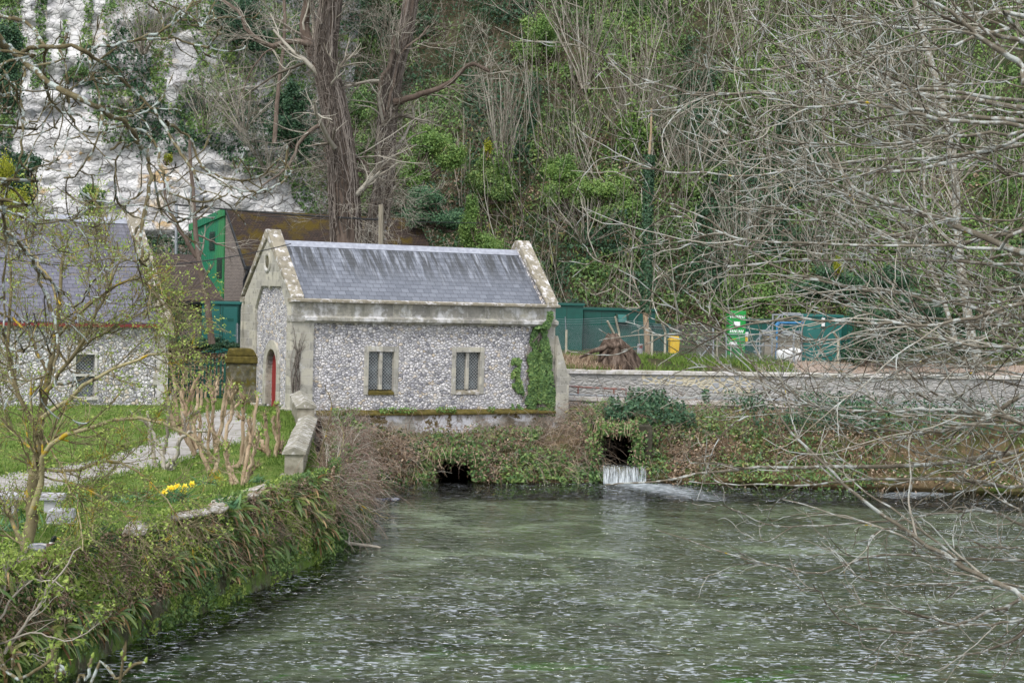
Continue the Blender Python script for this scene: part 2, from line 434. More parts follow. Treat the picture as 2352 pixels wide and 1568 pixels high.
M['wood'] = varied('weathered pole', [(.3, (.17, .15, .11)), (.6, (.28, .25, .20)), (.8, (.13, .15, .06))], 3, 4, .9, .15, stretch=(4, 4, .6))
M['stump'] = varied('stump wood', [(.35, (.035, .026, .020)), (.55, (.13, .095, .075)), (.75, (.30, .24, .20))], 3, 6, .95, .1, stretch=(2, 2, .6), bump=(9, .06))
M['fallwall'] = None
def glass_mat():
    k = NT('leaded glass'); v = k.co(); s = k.n('SeparateXYZ', {0: v})
    a = k.math('ADD', s.outputs[0], s.outputs[2]); b = k.math('SUBTRACT', k.math('MULTIPLY', s.outputs[0], 1.0), s.outputs[2])
    ln = []
    for q in (a, b):
        fr = k.math('FRACT', k.math('ADD', k.math('MULTIPLY', q, 7.2), 50.0))
        ln.append(k.mask(k.math('ABSOLUTE', k.math('SUBTRACT', fr, .5)), .38, .43))
    m = k.math('MAXIMUM', *ln)
    c = k.mix(k.mask(k.noise(v, 2.5, 3), .4, .6), (.035, .042, .045), (.10, .12, .13))
    c = k.mix(m, c, (.27, .28, .29))
    k.set('Roughness', k.math('ADD', k.math('MULTIPLY', m, .4), .16)); k.set('Base Color', c); k.set('Specular IOR Level', .5)
    k.bump(k.noise(v, 7, 2), .01)
    return k.m
M['glass'] = glass_mat()
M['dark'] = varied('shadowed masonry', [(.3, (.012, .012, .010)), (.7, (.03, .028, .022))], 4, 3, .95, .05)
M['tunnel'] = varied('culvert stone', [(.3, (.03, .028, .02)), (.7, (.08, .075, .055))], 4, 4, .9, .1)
# barks
M['bark'] = varied('brown bark', [(.3, (.075, .056, .045)), (.55, (.15, .115, .095)), (.75, (.24, .20, .17))], 6, 5, .95, .1, stretch=(1, 1, .4), bump=(14, .03), island=.4)
M['vine'] = varied('dead ivy stems', [(.25, (.075, .062, .054)), (.5, (.15, .126, .110)), (.8, (.28, .245, .22))], 4, 3, .95, .1, island=.7)
M['twig'] = varied('grey twig', [(.25, (.15, .130, .105)), (.5, (.30, .27, .225)), (.75, (.46, .43, .37))], 1.5, 3, .95, .1, island=.7, patch=((.50, .50, .46), 3, .60, .68))
M['twig_red'] = varied('reddish twig', [(.25, (.13, .09, .07)), (.5, (.22, .155, .125)), (.75, (.34, .27, .22))], 1.5, 3, .95, .1, island=.7)
M['twig_tan'] = varied('tan stem', [(.25, (.16, .11, .07)), (.45, (.34, .25, .165)), (.75, (.52, .42, .30))], 9, 6, .95, .1, island=.25, stretch=(1, 1, .35), bump=(20, .03), patch=((.12, .09, .06), 5, .58, .66))
M['lichen_bark'] = varied('lichen covered bark', [(.2, (.06, .047, .035)), (.45, (.19, .168, .13)), (.7, (.36, .335, .28))], 7, 4, .95, .1, island=.5,
                          patch=((.41, .43, .41), 7.0, .50, .59), patch2=((.46, .33, .03), 4.0, .67, .71), bump=(30, .012))
M['lichen_bark2'] = varied('mossy lichen bark', [(.3, (.045, .036, .022)), (.5, (.12, .10, .055)), (.7, (.21, .185, .11))], 9, 4, .95, .1, island=.3,
                           patch=((.38, .43, .41), 13.0, .52, .58), patch2=((.45, .33, .03), 2.2, .70, .74), bump=(30, .012))
M['yellow_bark'] = varied('yellow lichen bark', [(.3, (.10, .082, .048)), (.5, (.22, .19, .11)), (.7, (.36, .32, .19))], 5, 4, .95, .1, island=.4, patch=((.42, .29, .03), 2.6, .57, .63), patch2=((.07, .055, .035), 3, .56, .66))
# leaves
M['ivy'] = varied('ivy leaves', [(.28, (.048, .098, .036)), (.44, (.095, .180, .058)), (.56, (.150, .250, .075)), (.72, (.25, .33, .10))], .30, 4, .55, .35, island=.32, trans=.2, world=True)
M['ivy_dark'] = varied('dark evergreen leaves', [(.25, (.020, .055, .032)), (.5, (.042, .102, .052)), (.8, (.085, .165, .075))], .5, 3, .55, .35, island=.5, trans=.15, world=True)
M['ivy_bright'] = varied('bright ivy leaves', [(.3, (.08, .16, .045)), (.5, (.155, .275, .07)), (.7, (.26, .37, .105))], .45, 4, .5, .35, island=.36, trans=.25, world=True)
M['heather'] = varied('blue green needles', [(.25, (.04, .10, .055)), (.5, (.08, .17, .09)), (.8, (.15, .25, .13))], .6, 3, .7, .2, island=.6, trans=.2, world=True)
M['yellowgreen'] = varied('young yellow leaves', [(.25, (.16, .20, .02)), (.5, (.30, .33, .03)), (.8, (.45, .44, .06))], .8, 3, .6, .2, island=.6, trans=.35, world=True)
M['newleaf'] = varied('young green leaves', [(.25, (.17, .25, .05)), (.5, (.30, .41, .09)), (.8, (.44, .52, .15))], .8, 3, .6, .2, island=.6, trans=.35, world=True)
M['fern'] = varied('fern fronds', [(.25, (.030, .075, .024)), (.45, (.065, .145, .04)), (.62, (.13, .21, .055)), (.85, (.30, .25, .09))], .5, 3, .45, .4, island=.6, trans=.2, world=True)
M['fern2'] = varied('hart tongue fronds', [(.25, (.06, .13, .035)), (.45, (.12, .22, .06)), (.65, (.20, .30, .08)), (.85, (.36, .34, .12))], .7, 3, .4, .5, island=.6, trans=.25, world=True)
M['deadfern'] = varied('dead fronds', [(.25, (.16, .09, .045)), (.5, (.32, .19, .09)), (.8, (.46, .33, .18))], .6, 3, .8, .2, island=.7, world=True)
M['dead'] = varied('dead leaves', [(.25, (.10, .065, .04)), (.5, (.22, .15, .10)), (.8, (.40, .31, .23))], .6, 3, .9, .1, island=.7, world=True)
M['rustleaf'] = varied('russet leaves', [(.3, (.16, .055, .03)), (.7, (.30, .12, .05))], 1, 3, .9, .1, island=.6, trans=.3, world=True)
M['straw'] = varied('dry grass', [(.25, (.22, .15, .10)), (.5, (.38, .28, .19)), (.8, (.52, .42, .31))], 1, 3, .9, .1, island=.7)
M['grass'] = varied('grass', [(.25, (.075, .14, .026)), (.5, (.13, .22, .04)), (.8, (.24, .30, .08))], .4, 3, .7, .2, island=.5, trans=.2, world=True)
M['lawn'] = varied('lawn turf', [(.3, (.085, .14, .032)), (.5, (.13, .20, .045)), (.7, (.20, .235, .07))], 1.3, 5, .95, .1, patch=((.20, .17, .08), .7, .58, .78), bump=(30, .05))
M['soil'] = varied('leaf litter soil', [(.3, (.05, .045, .025)), (.5, (.10, .085, .05)), (.7, (.17, .14, .09))], 1.1, 6, .95, .1, patch=((.04, .075, .02), .5, .48, .65), bump=(6, .2))
M['hill'] = varied('hillside soil', [(.3, (.035, .036, .020)), (.5, (.070, .066, .038)), (.7, (.125, .108, .07))], .5, 6, .95, .1, patch=((.030, .060, .018), .22, .48, .62), bump=(2, .4))
M['bank'] = varied('mossy bank', [(.3, (.045, .036, .020)), (.5, (.10, .075, .04)), (.7, (.17, .12, .07))], 1.0, 6, .95, .1, patch=((.055, .085, .018), .6, .5, .66), bump=(5, .15))
M['path'] = varied('pale track', [(.3, (.25, .235, .22)), (.5, (.34, .325, .31)), (.7, (.43, .41, .395))], 3, 7, .95, .1, patch=((.19, .18, .13), .9, .52, .72), patch2=((.13, .15, .06), 1.7, .62, .72), bump=(20, .03))
M['track'] = varied('yard track', [(.3, (.24, .19, .16)), (.7, (.34, .28, .24))], 2, 4, .95, .1)
M['petal'] = varied('daffodil petals', [(.3, (.82, .66, .05)), (.7, (.88, .78, .14))], 3, 2, .6, .2, island=.5)
M['petal2'] = varied('daffodil trumpet', [(.3, (.82, .52, .02)), (.7, (.86, .60, .03))], 3, 2, .6, .2)
M['slab'] = varied('pale slab', [(.3, (.34, .34, .37)), (.7, (.48, .48, .52))], 3, 4, .8, .2)
def chalk():
    k = NT('chalk rock'); v = k.co(world=True)
    d = k.n('TexNoise', {'Vector': v, 'Scale': 1.4, 'Detail': 4.0}).outputs['Color']
    vv = k.n('VectorMath', {0: v, 1: k.n('VectorMath', {0: d, 'Scale': .55}, operation='SCALE').outputs[0]}, operation='ADD').outputs[0]
    def vor(sc, st, feat):
        return k.n('TexVoronoi', {'Vector': k.n('Mapping', {'Vector': vv, 'Scale': st}).outputs[0], 'Scale': sc}, feature=feat)
    e1 = vor(.85, (1.25, .5, 1.15), 'DISTANCE_TO_EDGE').outputs['Distance']; c1 = k.n('SeparateColor', {0: vor(.85, (1.25, .5, 1.15), 'F1').outputs['Color']}).outputs[0]
    e2 = vor(2.1, (1.0, .5, 1.5), 'DISTANCE_TO_EDGE').outputs['Distance']; c2 = k.n('SeparateColor', {0: vor(2.1, (1.0, .5, 1.5), 'F1').outputs['Color']}).outputs[0]
    c = k.ramp(k.math('ADD', k.math('MULTIPLY', c1, .35), k.math('ADD', k.math('MULTIPLY', c2, .35), k.math('MULTIPLY', k.noise(v, 2.5, 5, .7), .3))), [(.2, (.44, .435, .445)), (.5, (.56, .555, .56)), (.8, (.64, .635, .63))])
    n1 = k.noise(v, .9, 4, .6); n2 = k.noise(v, 1.6, 4, .65)
    ck = k.math('MAXIMUM', k.math('MULTIPLY', k.mask(e1, .045, .008), k.mask(n1, .44, .56)), k.math('MULTIPLY', k.mask(e2, .075, .015), k.math('MULTIPLY', k.mask(n2, .52, .62), .5)))
    ye = k.noise(v, .30, 4, .6)
    c = k.mix(k.math('MULTIPLY', k.mask(ye, .57, .66), k.mask(c2, .55, .65)), c, (.40, .29, .16))
    c = k.mix(k.math('MULTIPLY', k.mask(ye, .43, .37), k.mask(c2, .55, .65)), c, (.24, .25, .27))
    c = k.mix(k.math('MULTIPLY', ck, .85), c, (.11, .10, .09))
    k.bump(k.math('ADD', k.math('ADD', k.math('MULTIPLY', c1, .8), k.math('MULTIPLY', c2, .5)), k.math('MULTIPLY', k.mask(e2, 0, .15), .3)), .16)
    return k.done(c, .9, .15)
M['chalk'] = chalk()
def rubble(name, mortar, lo, hi, sc, m0=.03, m1=.10):
    k = NT(name); v = k.co((1, 1, 1.7)); vo = k.n('TexVoronoi', {'Vector': v, 'Scale': sc}, feature='DISTANCE_TO_EDGE').outputs['Distance']
    c = k.n('SeparateColor', {0: k.n('TexVoronoi', {'Vector': v, 'Scale': sc}).outputs['Color']}).outputs[0]
    col = k.ramp(c, [(0, lo), (.6, hi), (1, tuple(x * .8 for x in hi))])
    col = k.mix(k.mask(k.noise(v, 8, 4), .5, .8), col, tuple(x * 1.2 for x in hi))
    col = k.mix(k.mask(vo, m0, m1), mortar, col); k.bump(k.mask(vo, 0, .2), .03)
    return k.done(col, .85, .2)
M['rubble'] = rubble('grey flint wall', (.36, .35, .33), (.27, .27, .27), (.42, .41, .40), 3.4)
M['rubble_new'] = rubble('repointed wall', (.52, .47, .35), (.22, .24, .27), (.40, .41, .43), 3.0, .07, .17)

# ================================================================== SETTING
def mat_water():
    k = NT('stream water'); v = k.co(world=True)
    s = k.n('SeparateXYZ', {0: v})
    n1 = k.noise(k.n('Mapping', {'Vector': v, 'Scale': (.62, 1.0, 1)}).outputs[0], 3.4, 1.5, .5, .3)
    n2 = k.noise(k.n('Mapping', {'Vector': v, 'Scale': (.7, 1.0, 1)}).outputs[0], 1.1, 2, .5)
    big = k.noise(k.n('Mapping', {'Vector': v, 'Scale': (.5, 1.0, 1)}).outputs[0], .22, 5, .62, .6)
    # the current is lively towards the near and right side, calmer by the far bank
    lively = k.mask(k.math('ADD', big, k.math('MULTIPLY', k.mask(k.math('SUBTRACT', s.outputs[1], k.math('MULTIPLY', s.outputs[0], .8)), 62, 34), .75)), .58, 1.08)
    wx = k.math('SUBTRACT', s.outputs[0], 8.0); wy = k.math('MULTIPLY', k.math('SUBTRACT', s.outputs[1], 66.0), 1.6)
    dist = k.math('SQRT', k.math('ADD', k.math('MULTIPLY', wx, wx), k.math('MULTIPLY', wy, wy)))
    lively = k.math('MAXIMUM', lively, k.math('MULTIPLY', k.mask(dist, 15, 5), .6))     # churned below the weir
    crest = k.math('POWER', k.mask(n1, .38, .74), 1.3)      # small peaked wavelets
    h = k.math('ADD', k.math('MULTIPLY', crest, k.math('ADD', .22, k.math('MULTIPLY', lively, 1.9))), k.math('MULTIPLY', n2, .35))
    bmp = k.n('Bump', {'Height': h, 'Distance': .20, 'Strength': 1.0}).outputs[0]
    fr = k.n('Fresnel', {'IOR': 1.42, 'Normal': bmp}).outputs[0]
    gl = k.n('BsdfGlossy', {'Color': (1, 1, 1, 1), 'Roughness': .02, 'Normal': bmp})
    tr = k.n('BsdfTransparent', {'Color': (.84, .92, .84, 1)})
    mx = k.n('MixShader', {0: fr, 1: tr.outputs[0], 2: gl.outputs[0]})
    # small pale flecks painted in as sky glints on the lively stretches
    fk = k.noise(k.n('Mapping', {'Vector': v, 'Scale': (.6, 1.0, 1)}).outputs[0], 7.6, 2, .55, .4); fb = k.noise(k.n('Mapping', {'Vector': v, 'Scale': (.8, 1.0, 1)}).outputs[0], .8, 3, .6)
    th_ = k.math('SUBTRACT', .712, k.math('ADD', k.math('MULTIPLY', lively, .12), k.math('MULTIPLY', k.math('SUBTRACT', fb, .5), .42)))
    glint = k.math('MULTIPLY', k.mask(k.math('SUBTRACT', fk, th_), 0.0, .05), .8)
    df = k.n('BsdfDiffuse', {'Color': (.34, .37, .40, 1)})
    mx2 = k.n('MixShader', {0: glint, 1: mx.outputs[0], 2: df.outputs[0]})
    k.t.links.new(mx2.outputs[0], k.o.inputs[0])
    return k.m
def mat_bed():
    k = NT('stream bed'); v = k.co((.85, 1.0, 1), world=True)
    c = k.ramp(k.noise(v, .6, 5, .6), [(.3, (.075, .082, .058)), (.5, (.135, .140, .102)), (.7, (.20, .20, .15))])
    c = k.mix(k.math('MULTIPLY', k.mask(k.noise(v, .26, 7, .68, .9), .51, .60), .8), c, (.34, .36, .28))
    s = k.n('SeparateXYZ', {0: k.n('NewGeometry').outputs['Position']})
    weed = k.math('MULTIPLY', k.mask(k.noise(v, .55, 6, .68, .6), .57, .63), k.mask(s.outputs[1], 40, 35))
    c = k.mix(weed, c, (.09, .26, .03))
    return k.done(c, .95, .1)
def sheet(name, pts, mat, z=None, **kw):
    me = bpy.data.meshes.new(name)
    me.from_pydata([(p[0], p[1], p[2] if z is None else z) for p in pts], [], [list(range(len(pts)))]); me.update()
    if me.polygons[0].normal.z < 0: me.flip_normals()
    return tag(link(name, me, mat), kind='structure', **kw)
sheet('stream_bed', [(-400, -150), (400, -150), (400, 500), (-400, 500)], mat_bed(), -.7)
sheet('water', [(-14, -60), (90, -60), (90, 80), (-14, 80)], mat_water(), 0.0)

# ---- chapel survey
TH = .526
CH0 = np.array([-8.66, 67.93, 2.5])
UX = np.array([math.cos(TH), math.sin(TH), 0]); UY = np.array([-math.sin(TH), math.cos(TH), 0])
def ch(a, b, c=0.0): return CH0 + UX * a + UY * b + np.array([0, 0, c])

# ---- lawn on the left bank
wall_top = np.array([(-10.2, 24.0), (-8.2, 31.0), (-7.64, 34.9), (-6.55, 39.3), (-5.62, 43.5), (-5.0, 46.8), (-6.3, 56), (-7.3, 64.5), (-8.4, 68.0), (-10.5, 72.5)])
def lawn_edge(y): return np.interp(y, wall_top[:, 1], wall_top[:, 0])
def lawn_z(x, y): return 2.18 + .32 * sstep(y, 48, 66) + .10 * (fbm(x, y, .25, 5) - .5)
def grid_mesh(name, X, Y, Z, mat, kind='structure', smooth=True, drop=None):
    n, m = X.shape
    idx = np.arange(n * m).reshape(n, m)
    Q = np.stack([idx[:-1, :-1], idx[1:, :-1], idx[1:, 1:], idx[:-1, 1:]], -1).reshape(-1, 4)
    V = np.stack([X, Y, Z], -1).reshape(-1, 3)
    if drop is not None:
        c = V[Q].mean(1); Q = Q[~drop(c)]
    o = link(name, np_mesh(name, V, Q, smooth=smooth), mat)
    return tag(o, kind=kind)
ys = np.linspace(24, 78, 110); ts = np.linspace(0, 1, 60) ** 1.5
Yg, Tg = np.meshgrid(ys, ts, indexing='ij'); Xg = lawn_edge(Yg) - Tg * 40
grid_mesh('lawn', Xg, Yg, lawn_z(Xg, Yg), M['lawn'])
# pale track curving over the lawn to the chapel door
trk = [(605, 978), (560, 950), (515, 943), (460, 955), (400, 985), (320, 1010), (220, 1035), (110, 1052), (0, 1068), (-60, 1075), (-60, 1128), (0, 1118), (110, 1102), (220, 1082), (320, 1062), (420, 1040), (500, 1018), (580, 1000)]
tp = smooth_path([G(px, py, 2.45) for px, py in trk] + [G(605, 978, 2.45)], 90)[:-1]
me = bpy.data.meshes.new('path')
cen = tp.mean(0)
import bmesh
bm = bmesh.new(); vs = [bm.verts.new((p[0], p[1], 0)) for p in tp]; bm.faces.new(vs)
bmesh.ops.triangulate(bm, faces=bm.faces[:]); bmesh.ops.subdivide_edges(bm, edges=bm.edges[:], cuts=3, use_grid_fill=False)
bmesh.ops.triangulate(bm, faces=bm.faces[:])
for v in bm.verts: v.co.z = float(lawn_z(v.co.x, v.co.y)) + .03
bmesh.ops.recalc_face_normals(bm, faces=bm.faces[:]); bm.to_mesh(me); bm.free()
tag(link('path', me, M['path']), kind='structure')

# ---- yard behind: level, then up to the foot of the hill
BW0, BW1 = np.array([1.0, 80.3]), np.array([42.0, 92.0])          # back wall line
def bw_y(x): return BW0[1] + (x - BW0[0]) * (BW1[1] - BW0[1]) / (BW1[0] - BW0[0])
def hill_foot(x): return 97.5 + 7.5 * sstep(-np.asarray(x, float), 3.5, 9.0)
def yard_z(x, y):
    x = np.asarray(x, float); y = np.asarray(y, float)
    left = 2.45 + 1.75 * sstep(y, 77.5, 84)
    wy = bw_y(x)
    right = np.where(y < wy + .25, 2.15, 3.75 + .055 * (y - wy) + .25 * sstep(y, wy + .3, wy + 3))
    k = sstep(x, -3.0, .6)
    return left * (1 - k) + right * k + .12 * (fbm(x, y, .4, 9) - .5)
xs = np.linspace(-60, 60, 300); ts = np.linspace(0, 1, 90)
Xg, Tg = np.meshgrid(xs, ts, indexing='ij')
yf = np.where(Xg < -10.5, 74.5, np.where(Xg < 2.0, np.interp(Xg, [-10.5, 2.0], [71.5, 76.5]), 76.9))
Yg = yf + Tg * (hill_foot(Xg) + 3 - yf)
grid_mesh('yard_ground', Xg, Yg, yard_z(Xg, Yg) - .02, M['soil'])
tq = np.linspace(0, 1, 40); _lo = [(1560, 848), (1850, 852), (2330, 850)]; _hi = [(1575, 826), (1850, 829), (2330, 830)]
_A, _B = np.meshgrid(np.linspace(12.0, 36, 60), np.linspace(1.0, 4.6, 10), indexing='ij'); _Y = bw_y(_A) + _B
grid_mesh('yard_track', _A, _Y, yard_z(_A, _Y) + .03, M['track'])

# ---- hillside and chalk cliff
def ledges(x, s):
    a = fbm(x, s * 2.2, .35, 131, 3); b_ = fbm(x * 1.8, s, .8, 137, 2); st = s * .42 + 1.2 * fbm(x, s, .12, 139, 2)
    c_ = fbm(x * 1.5, s * .5, .45, 141, 3)
    return .5 * (np.floor(a * 9) / 9) + .4 * (np.floor(b_ * 5) / 5) + .5 * (np.floor(c_ * 8) / 8) + .16 * (st - np.floor(st)) ** 2
def hill_xyz(x, s):
    """x across, s = height above the foot"""
    x = np.asarray(x, float); s = np.asarray(s, float)
    k = sstep(-x, 9, 17)
    slope = .78 * (1 - k) + .20 * k
    y = hill_foot(x) + s * slope + (fbm(x, s, .10, 21, 4) - .5) * (5 * (1 - k) + 2.5 * k) + (fbm(x, s * 2, .5, 31, 3) - .5) * (1.0 + .5 * k)
    y = y + (ledges(x, s) - .9) * 1.1 * sstep(-x, 11, 13)
    return np.stack([x + 0 * s, y, 3.6 + s], -1)
for nm, x0, x1, n, mt in (('chalk_cliff', -62, -11.0, 330, 'chalk'), ('hillside', -11.0, 70, 240, 'hill')):
    xs = np.linspace(x0, x1, n); ss = np.linspace(0, 46, 290 if mt == 'chalk' else 170)
    A, B = np.meshgrid(xs, ss, indexing='ij'); H = hill_xyz(A, B)
    grid_mesh(nm, H[..., 0], H[..., 1], H[..., 2], M[mt], smooth=(mt == 'hill'))
def poly_in(px, py, poly):
    px, py = np.asarray(px), np.asarray(py); r = np.zeros(px.shape, bool); n = len(poly)
    for i in range(n):
        (x1, y1), (x2, y2) = poly[i], poly[(i + 1) % n]
        c = ((y1 > py) != (y2 > py)) & (px < (x2 - x1) * (py - y1) / ((y2 - y1) if y2 != y1 else 1e-9) + x1)
        r ^= c
    return r
def projv(p):
    d = p - EYE; q = d @ FWD
    return 1176 + F * (d @ RT) / q, 784 - F * (d @ UP) / q
CHALK = [[(50, -300), (60, 120), (30, 330), (70, 420), (95, 480), (150, 540), (700, 540), (700, 490), (665, 425), (560, 395), (480, 325), (420, 350), (330, 300), (240, 330), (205, 215), (245, 160), (235, -300)],
         [(385, 85), (440, 70), (448, 150), (425, 180), (402, 240), (380, 225), (395, 150)]]
IVYSTREAK = [[(226, 150), (330, 60), (400, 60), (380, 240), (420, 300), (330, 340), (250, 320), (205, 250)], [(250, -300), (500, -300), (440, 60), (300, 120), (240, 60)], [(70, 120), (120, 130), (110, 210), (70, 200)], [(78, -300), (112, -300), (106, 90), (100, 175), (86, 170)], [(190, -300), (236, -300), (212, 60), (222, 130), (180, 150), (196, 60)], [(145, 40), (152, 40), (156, 150), (142, 150)],
             [(168, 150), (215, 140), (220, 200), (150, 190)], [(205, 430), (245, 440), (235, 520), (195, 500)], [(330, 300), (420, 290), (430, 350), (330, 330)]]
def is_chalk(p):
    u, v = projv(p); wob = 26 * (fbm(p[:, 0], p[:, 2], .8, 71) - .5); u2, v2 = u + wob, v + 26 * (fbm(p[:, 0], p[:, 2], .9, 77) - .5)
    a = np.zeros(len(p), bool)
    for q in CHALK: a |= poly_in(u2, v2, q)
    for q in IVYSTREAK: a &= ~poly_in(u2 - wob * .6, v2, q)
    return a

# ---- overgrown bank below the chapel and the parapet
BANK = [((-5.15, 46.6, 2.1), (-4.80, 47.6)), ((-6.0, 56, 2.35), (-4.55, 56)), ((-7.0, 64.5, 2.5), (-4.9, 63.5)),
        (tuple(ch(.6, -.35, -.35)), (-4.9, 66.0)), (tuple(ch(4, -.30, -.95)), (-3.2, 66.5)), (tuple(ch(8, -.30, -.95)), (.2, 67.3)), (tuple(ch(12.2, -.2, -.8)), (3.2, 68.2)),
        ((2.7, 76.3, 2.5), (3.6, 68.35)), ((5.4, 76.4, 2.55), (4.6, 68.6)), ((9, 76.2, 2.62), (8, 68.3)), ((15, 75.5, 2.62), (14.8, 67.6)), ((32, 73.3, 2.62), (32, 66))]
BT = np.array([b[0] for b in BANK]); BB = np.array([(*b[1], -.25) for b in BANK])
def bank_pt(u, v):
    """u in 0..10 along, v in 0..1 from top to water"""
    u = np.asarray(u, float); v = np.asarray(v, float)
    t = np.stack([np.interp(u, np.arange(len(BANK)), BT[:, i]) for i in range(3)], -1)
    b = np.stack([np.interp(u, np.arange(len(BANK)), BB[:, i]) for i in range(3)], -1)
    h = np.interp(v, [0, .10, .28, .45, .60, .80, .86, 1], [0, .42, .74, .84, .90, 1.0, 1.03, .98]); zz = np.interp(v, [0, .10, .28, .45, .60, .80, 1], [0, .05, .16, .42, .60, .78, 1])
    p = t + (b - t) * np.stack([h, h, zz], -1)
    nz = (fbm(u * 3, v * 3, 1.1, 41, 3) - .5) * .7 * np.minimum(1, v * 5)
    p[..., 1] -= nz; p[..., 2] += nz * .3
    return p
CUL1 = lambda p: (lambda u, v: (u > 994) & (u < 1090) & (v > 1056) & (v < 1130))(*projv(p))
CUL2 = lambda p: (lambda u, v: (u > 1374) & (u < 1480) & (v > 990) & (v < 1130))(*projv(p))
us = np.linspace(0, 11, 500); vs_ = np.linspace(0, 1, 60)
A, B = np.meshgrid(us, vs_, indexing='ij'); Hb = bank_pt(A, B)
grid_mesh('river_bank', Hb[..., 0], Hb[..., 1], Hb[..., 2], M['bank'], drop=lambda c: CUL1(c) | CUL2(c))

# bank wall beside the lawn (vertical, mossy, straight into the water)
def bankwall_pt(t, v):
    t = np.asarray(t, float); v = np.asarray(v, float)
    y = 24 + t * (48.7 - 24); x = lawn_edge(np.minimum(y, 46.8)) + .02
    x = x + .25 * sstep(v, 0, 1) + .12 * (fbm(y * 2, v * 3, 1, 51, 3) - .5)
    return np.stack([x, y, 2.2 - v * 2.6], -1)
A, B = np.meshgrid(np.linspace(0, 1, 240), np.linspace(0, 1, 24), indexing='ij'); Hw = bankwall_pt(A, B)
bwl = grid_mesh('bank_wall', Hw[..., 0], Hw[..., 1], Hw[..., 2], M['bankstone'], kind=None)
tag(bwl, 'low mossy stone bank wall between the lawn and the water, hung with ferns', 'wall')

# ================================================================== CHAPEL
cp = thing('flint_chapel', 'flint chapel-like pump house with slate roof, stone gables and a red pointed door', 'building', CH0, TH)
L, W, HE, HR = 12.06, 4.92, 4.39, 6.69
WIN = [(3.21, 4.74), (7.18, 8.71)]; WZ = (.617, 2.567)
# front flint wall with two window holes, made of butted panels
m = MB()
aa = [.95, WIN[0][0], WIN[0][1], WIN[1][0], WIN[1][1], 11.36]
for i in range(5):
    if i in (1, 3):
        m.box(aa[i], aa[i + 1], 0, .4, -.2, WZ[0]); m.box(aa[i], aa[i + 1], 0, .4, WZ[1], 3.6)
    else: m.box(aa[i], aa[i + 1], 0, .4, -.2, 3.6)
m.box(.46, 11.6, W - .4, W, -.2, 4.3)
m.build('flint_wall', M['flint'], cp)
for a0, a1 in WIN:
    m = MB(); j, t = .2, .22
    m.box(a0, a0 + j, -.03, .26, WZ[0], WZ[1]); m.box(a1 - j, a1, -.03, .26, WZ[0], WZ[1])
    m.box(a0 + j, a1 - j, -.03, .26, WZ[1] - t, WZ[1])
    cxm = (a0 + a1) / 2; m.box(cxm - .07, cxm + .07, .03, .24, WZ[0] + .2, WZ[1] - t)
    wnd = m.build('window', M['ashlar'], cp, bevel=.02)
    g = MB(); g.box(a0 + j, cxm - .07, .17, .19, WZ[0] + .2, WZ[1] - t); g.build('glazing', M['glass'], wnd)
    g = MB(); g.box(cxm + .07, a1 - j, .17, .19, WZ[0] + .2, WZ[1] - t); g.build('glazing', M['glass'], wnd)
    g = MB(); g.prism_a([(-.06, WZ[0]), (-.06, WZ[0] + .1), (.26, WZ[0] + .2), (.26, WZ[0])], a0 + j, a1 - j); g.build('sill', M['coping'] if a0 > 5 else M['capmoss'], wnd)
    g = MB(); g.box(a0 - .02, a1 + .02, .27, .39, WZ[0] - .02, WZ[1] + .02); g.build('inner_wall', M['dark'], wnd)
# gable ends
c0 = W / 2
def arch(b0, b1, z0, z1, n=9):
    """pointed arch outline points from (b0, z0) over the apex to (b1, z0)"""
    bm_ = (b0 + b1) / 2; pts = []
    for i in range(n + 1):
        t = i / n; pts.append((b0 + (bm_ - b0) * (1 - math.cos(t * math.pi / 2)) ** 1.0, z0 + (z1 - z0) * math.sin(t * math.pi / 2) ** .9))
    return pts + [(b1 - (p[0] - b0), p[1]) for p in pts[-2::-1]]
gab = [(0, HE), (c0, HR + .2), (W, HE)]
dA = arch(1.47, 2.57, 1.55, 2.35)
poly = [(0.02, -.3), (1.47, -.3)] + dA + [(2.57, -.3), (W - .02, -.3), (W - .02, HE), (c0, HR + .15), (.02, HE)]
MB().prism_a(poly, .12, .46).build('gable_wall', M['flint'], cp)
m = MB()                                   # dressed stone face of the gable: shouldered head, jambs
m.prism_a([(.0, 3.7), (.38, 3.7), (.38, 3.98), (.62, 4.25), (1.05, 4.86), (2.2, 4.86), (2.28, 4.72), (2.36, 4.86), (3.12, 4.86), (3.6, 4.2), (3.75, 3.95), (3.75, 3.7), (W, 3.7), (W, HE), (c0, HR + .17), (0, HE)], 0, .12)
m.box(0, .12, 0, .38, -.3, 3.7); m.box(0, .12, 3.75, W, -.3, 3.7)
m.box(-.1, .12, -.1, 1.05, -.5, .1); m.box(-.1, .12, 2.95, W + .1, -.5, .1); m.box(-.35, .12, 1.05, 2.95, -.5, -.05)
m.build('gable_stonework', M['ashlar'], cp, bevel=.015)
m = MB()                                   # buttress-like outer edges of the gable
m.box(-.10, .5, W, W + .14, -.3, 3.9); m.prism_a([(W, 3.9), (W + .14, 3.9), (W, 4.2)], -.10, .5)
m.build('rear_buttress', M['ashlar'], cp, bevel=.02)
o_ = arch(1.17, 2.87, 1.5, 2.72); i_ = arch(1.47, 2.57, 1.55, 2.35)
m = MB(); m.prism_a([(1.17, .1)] + o_ + [(2.87, .1), (2.57, .1)] + i_[::-1] + [(1.47, .1)], .04, .34)
ds = m.build('door_surround', M['ashlar'], cp, bevel=.02)
m = MB(); m.prism_a([(1.47, -.05)] + dA + [(2.57, -.05)], .33, .39)
for q in range(1, 5): m.box(.318, .332, 1.47 + q * .22 - .01, 1.47 + q * .22 + .01, 0, 1.9)
dr = m.build('door', M['red'], cp)
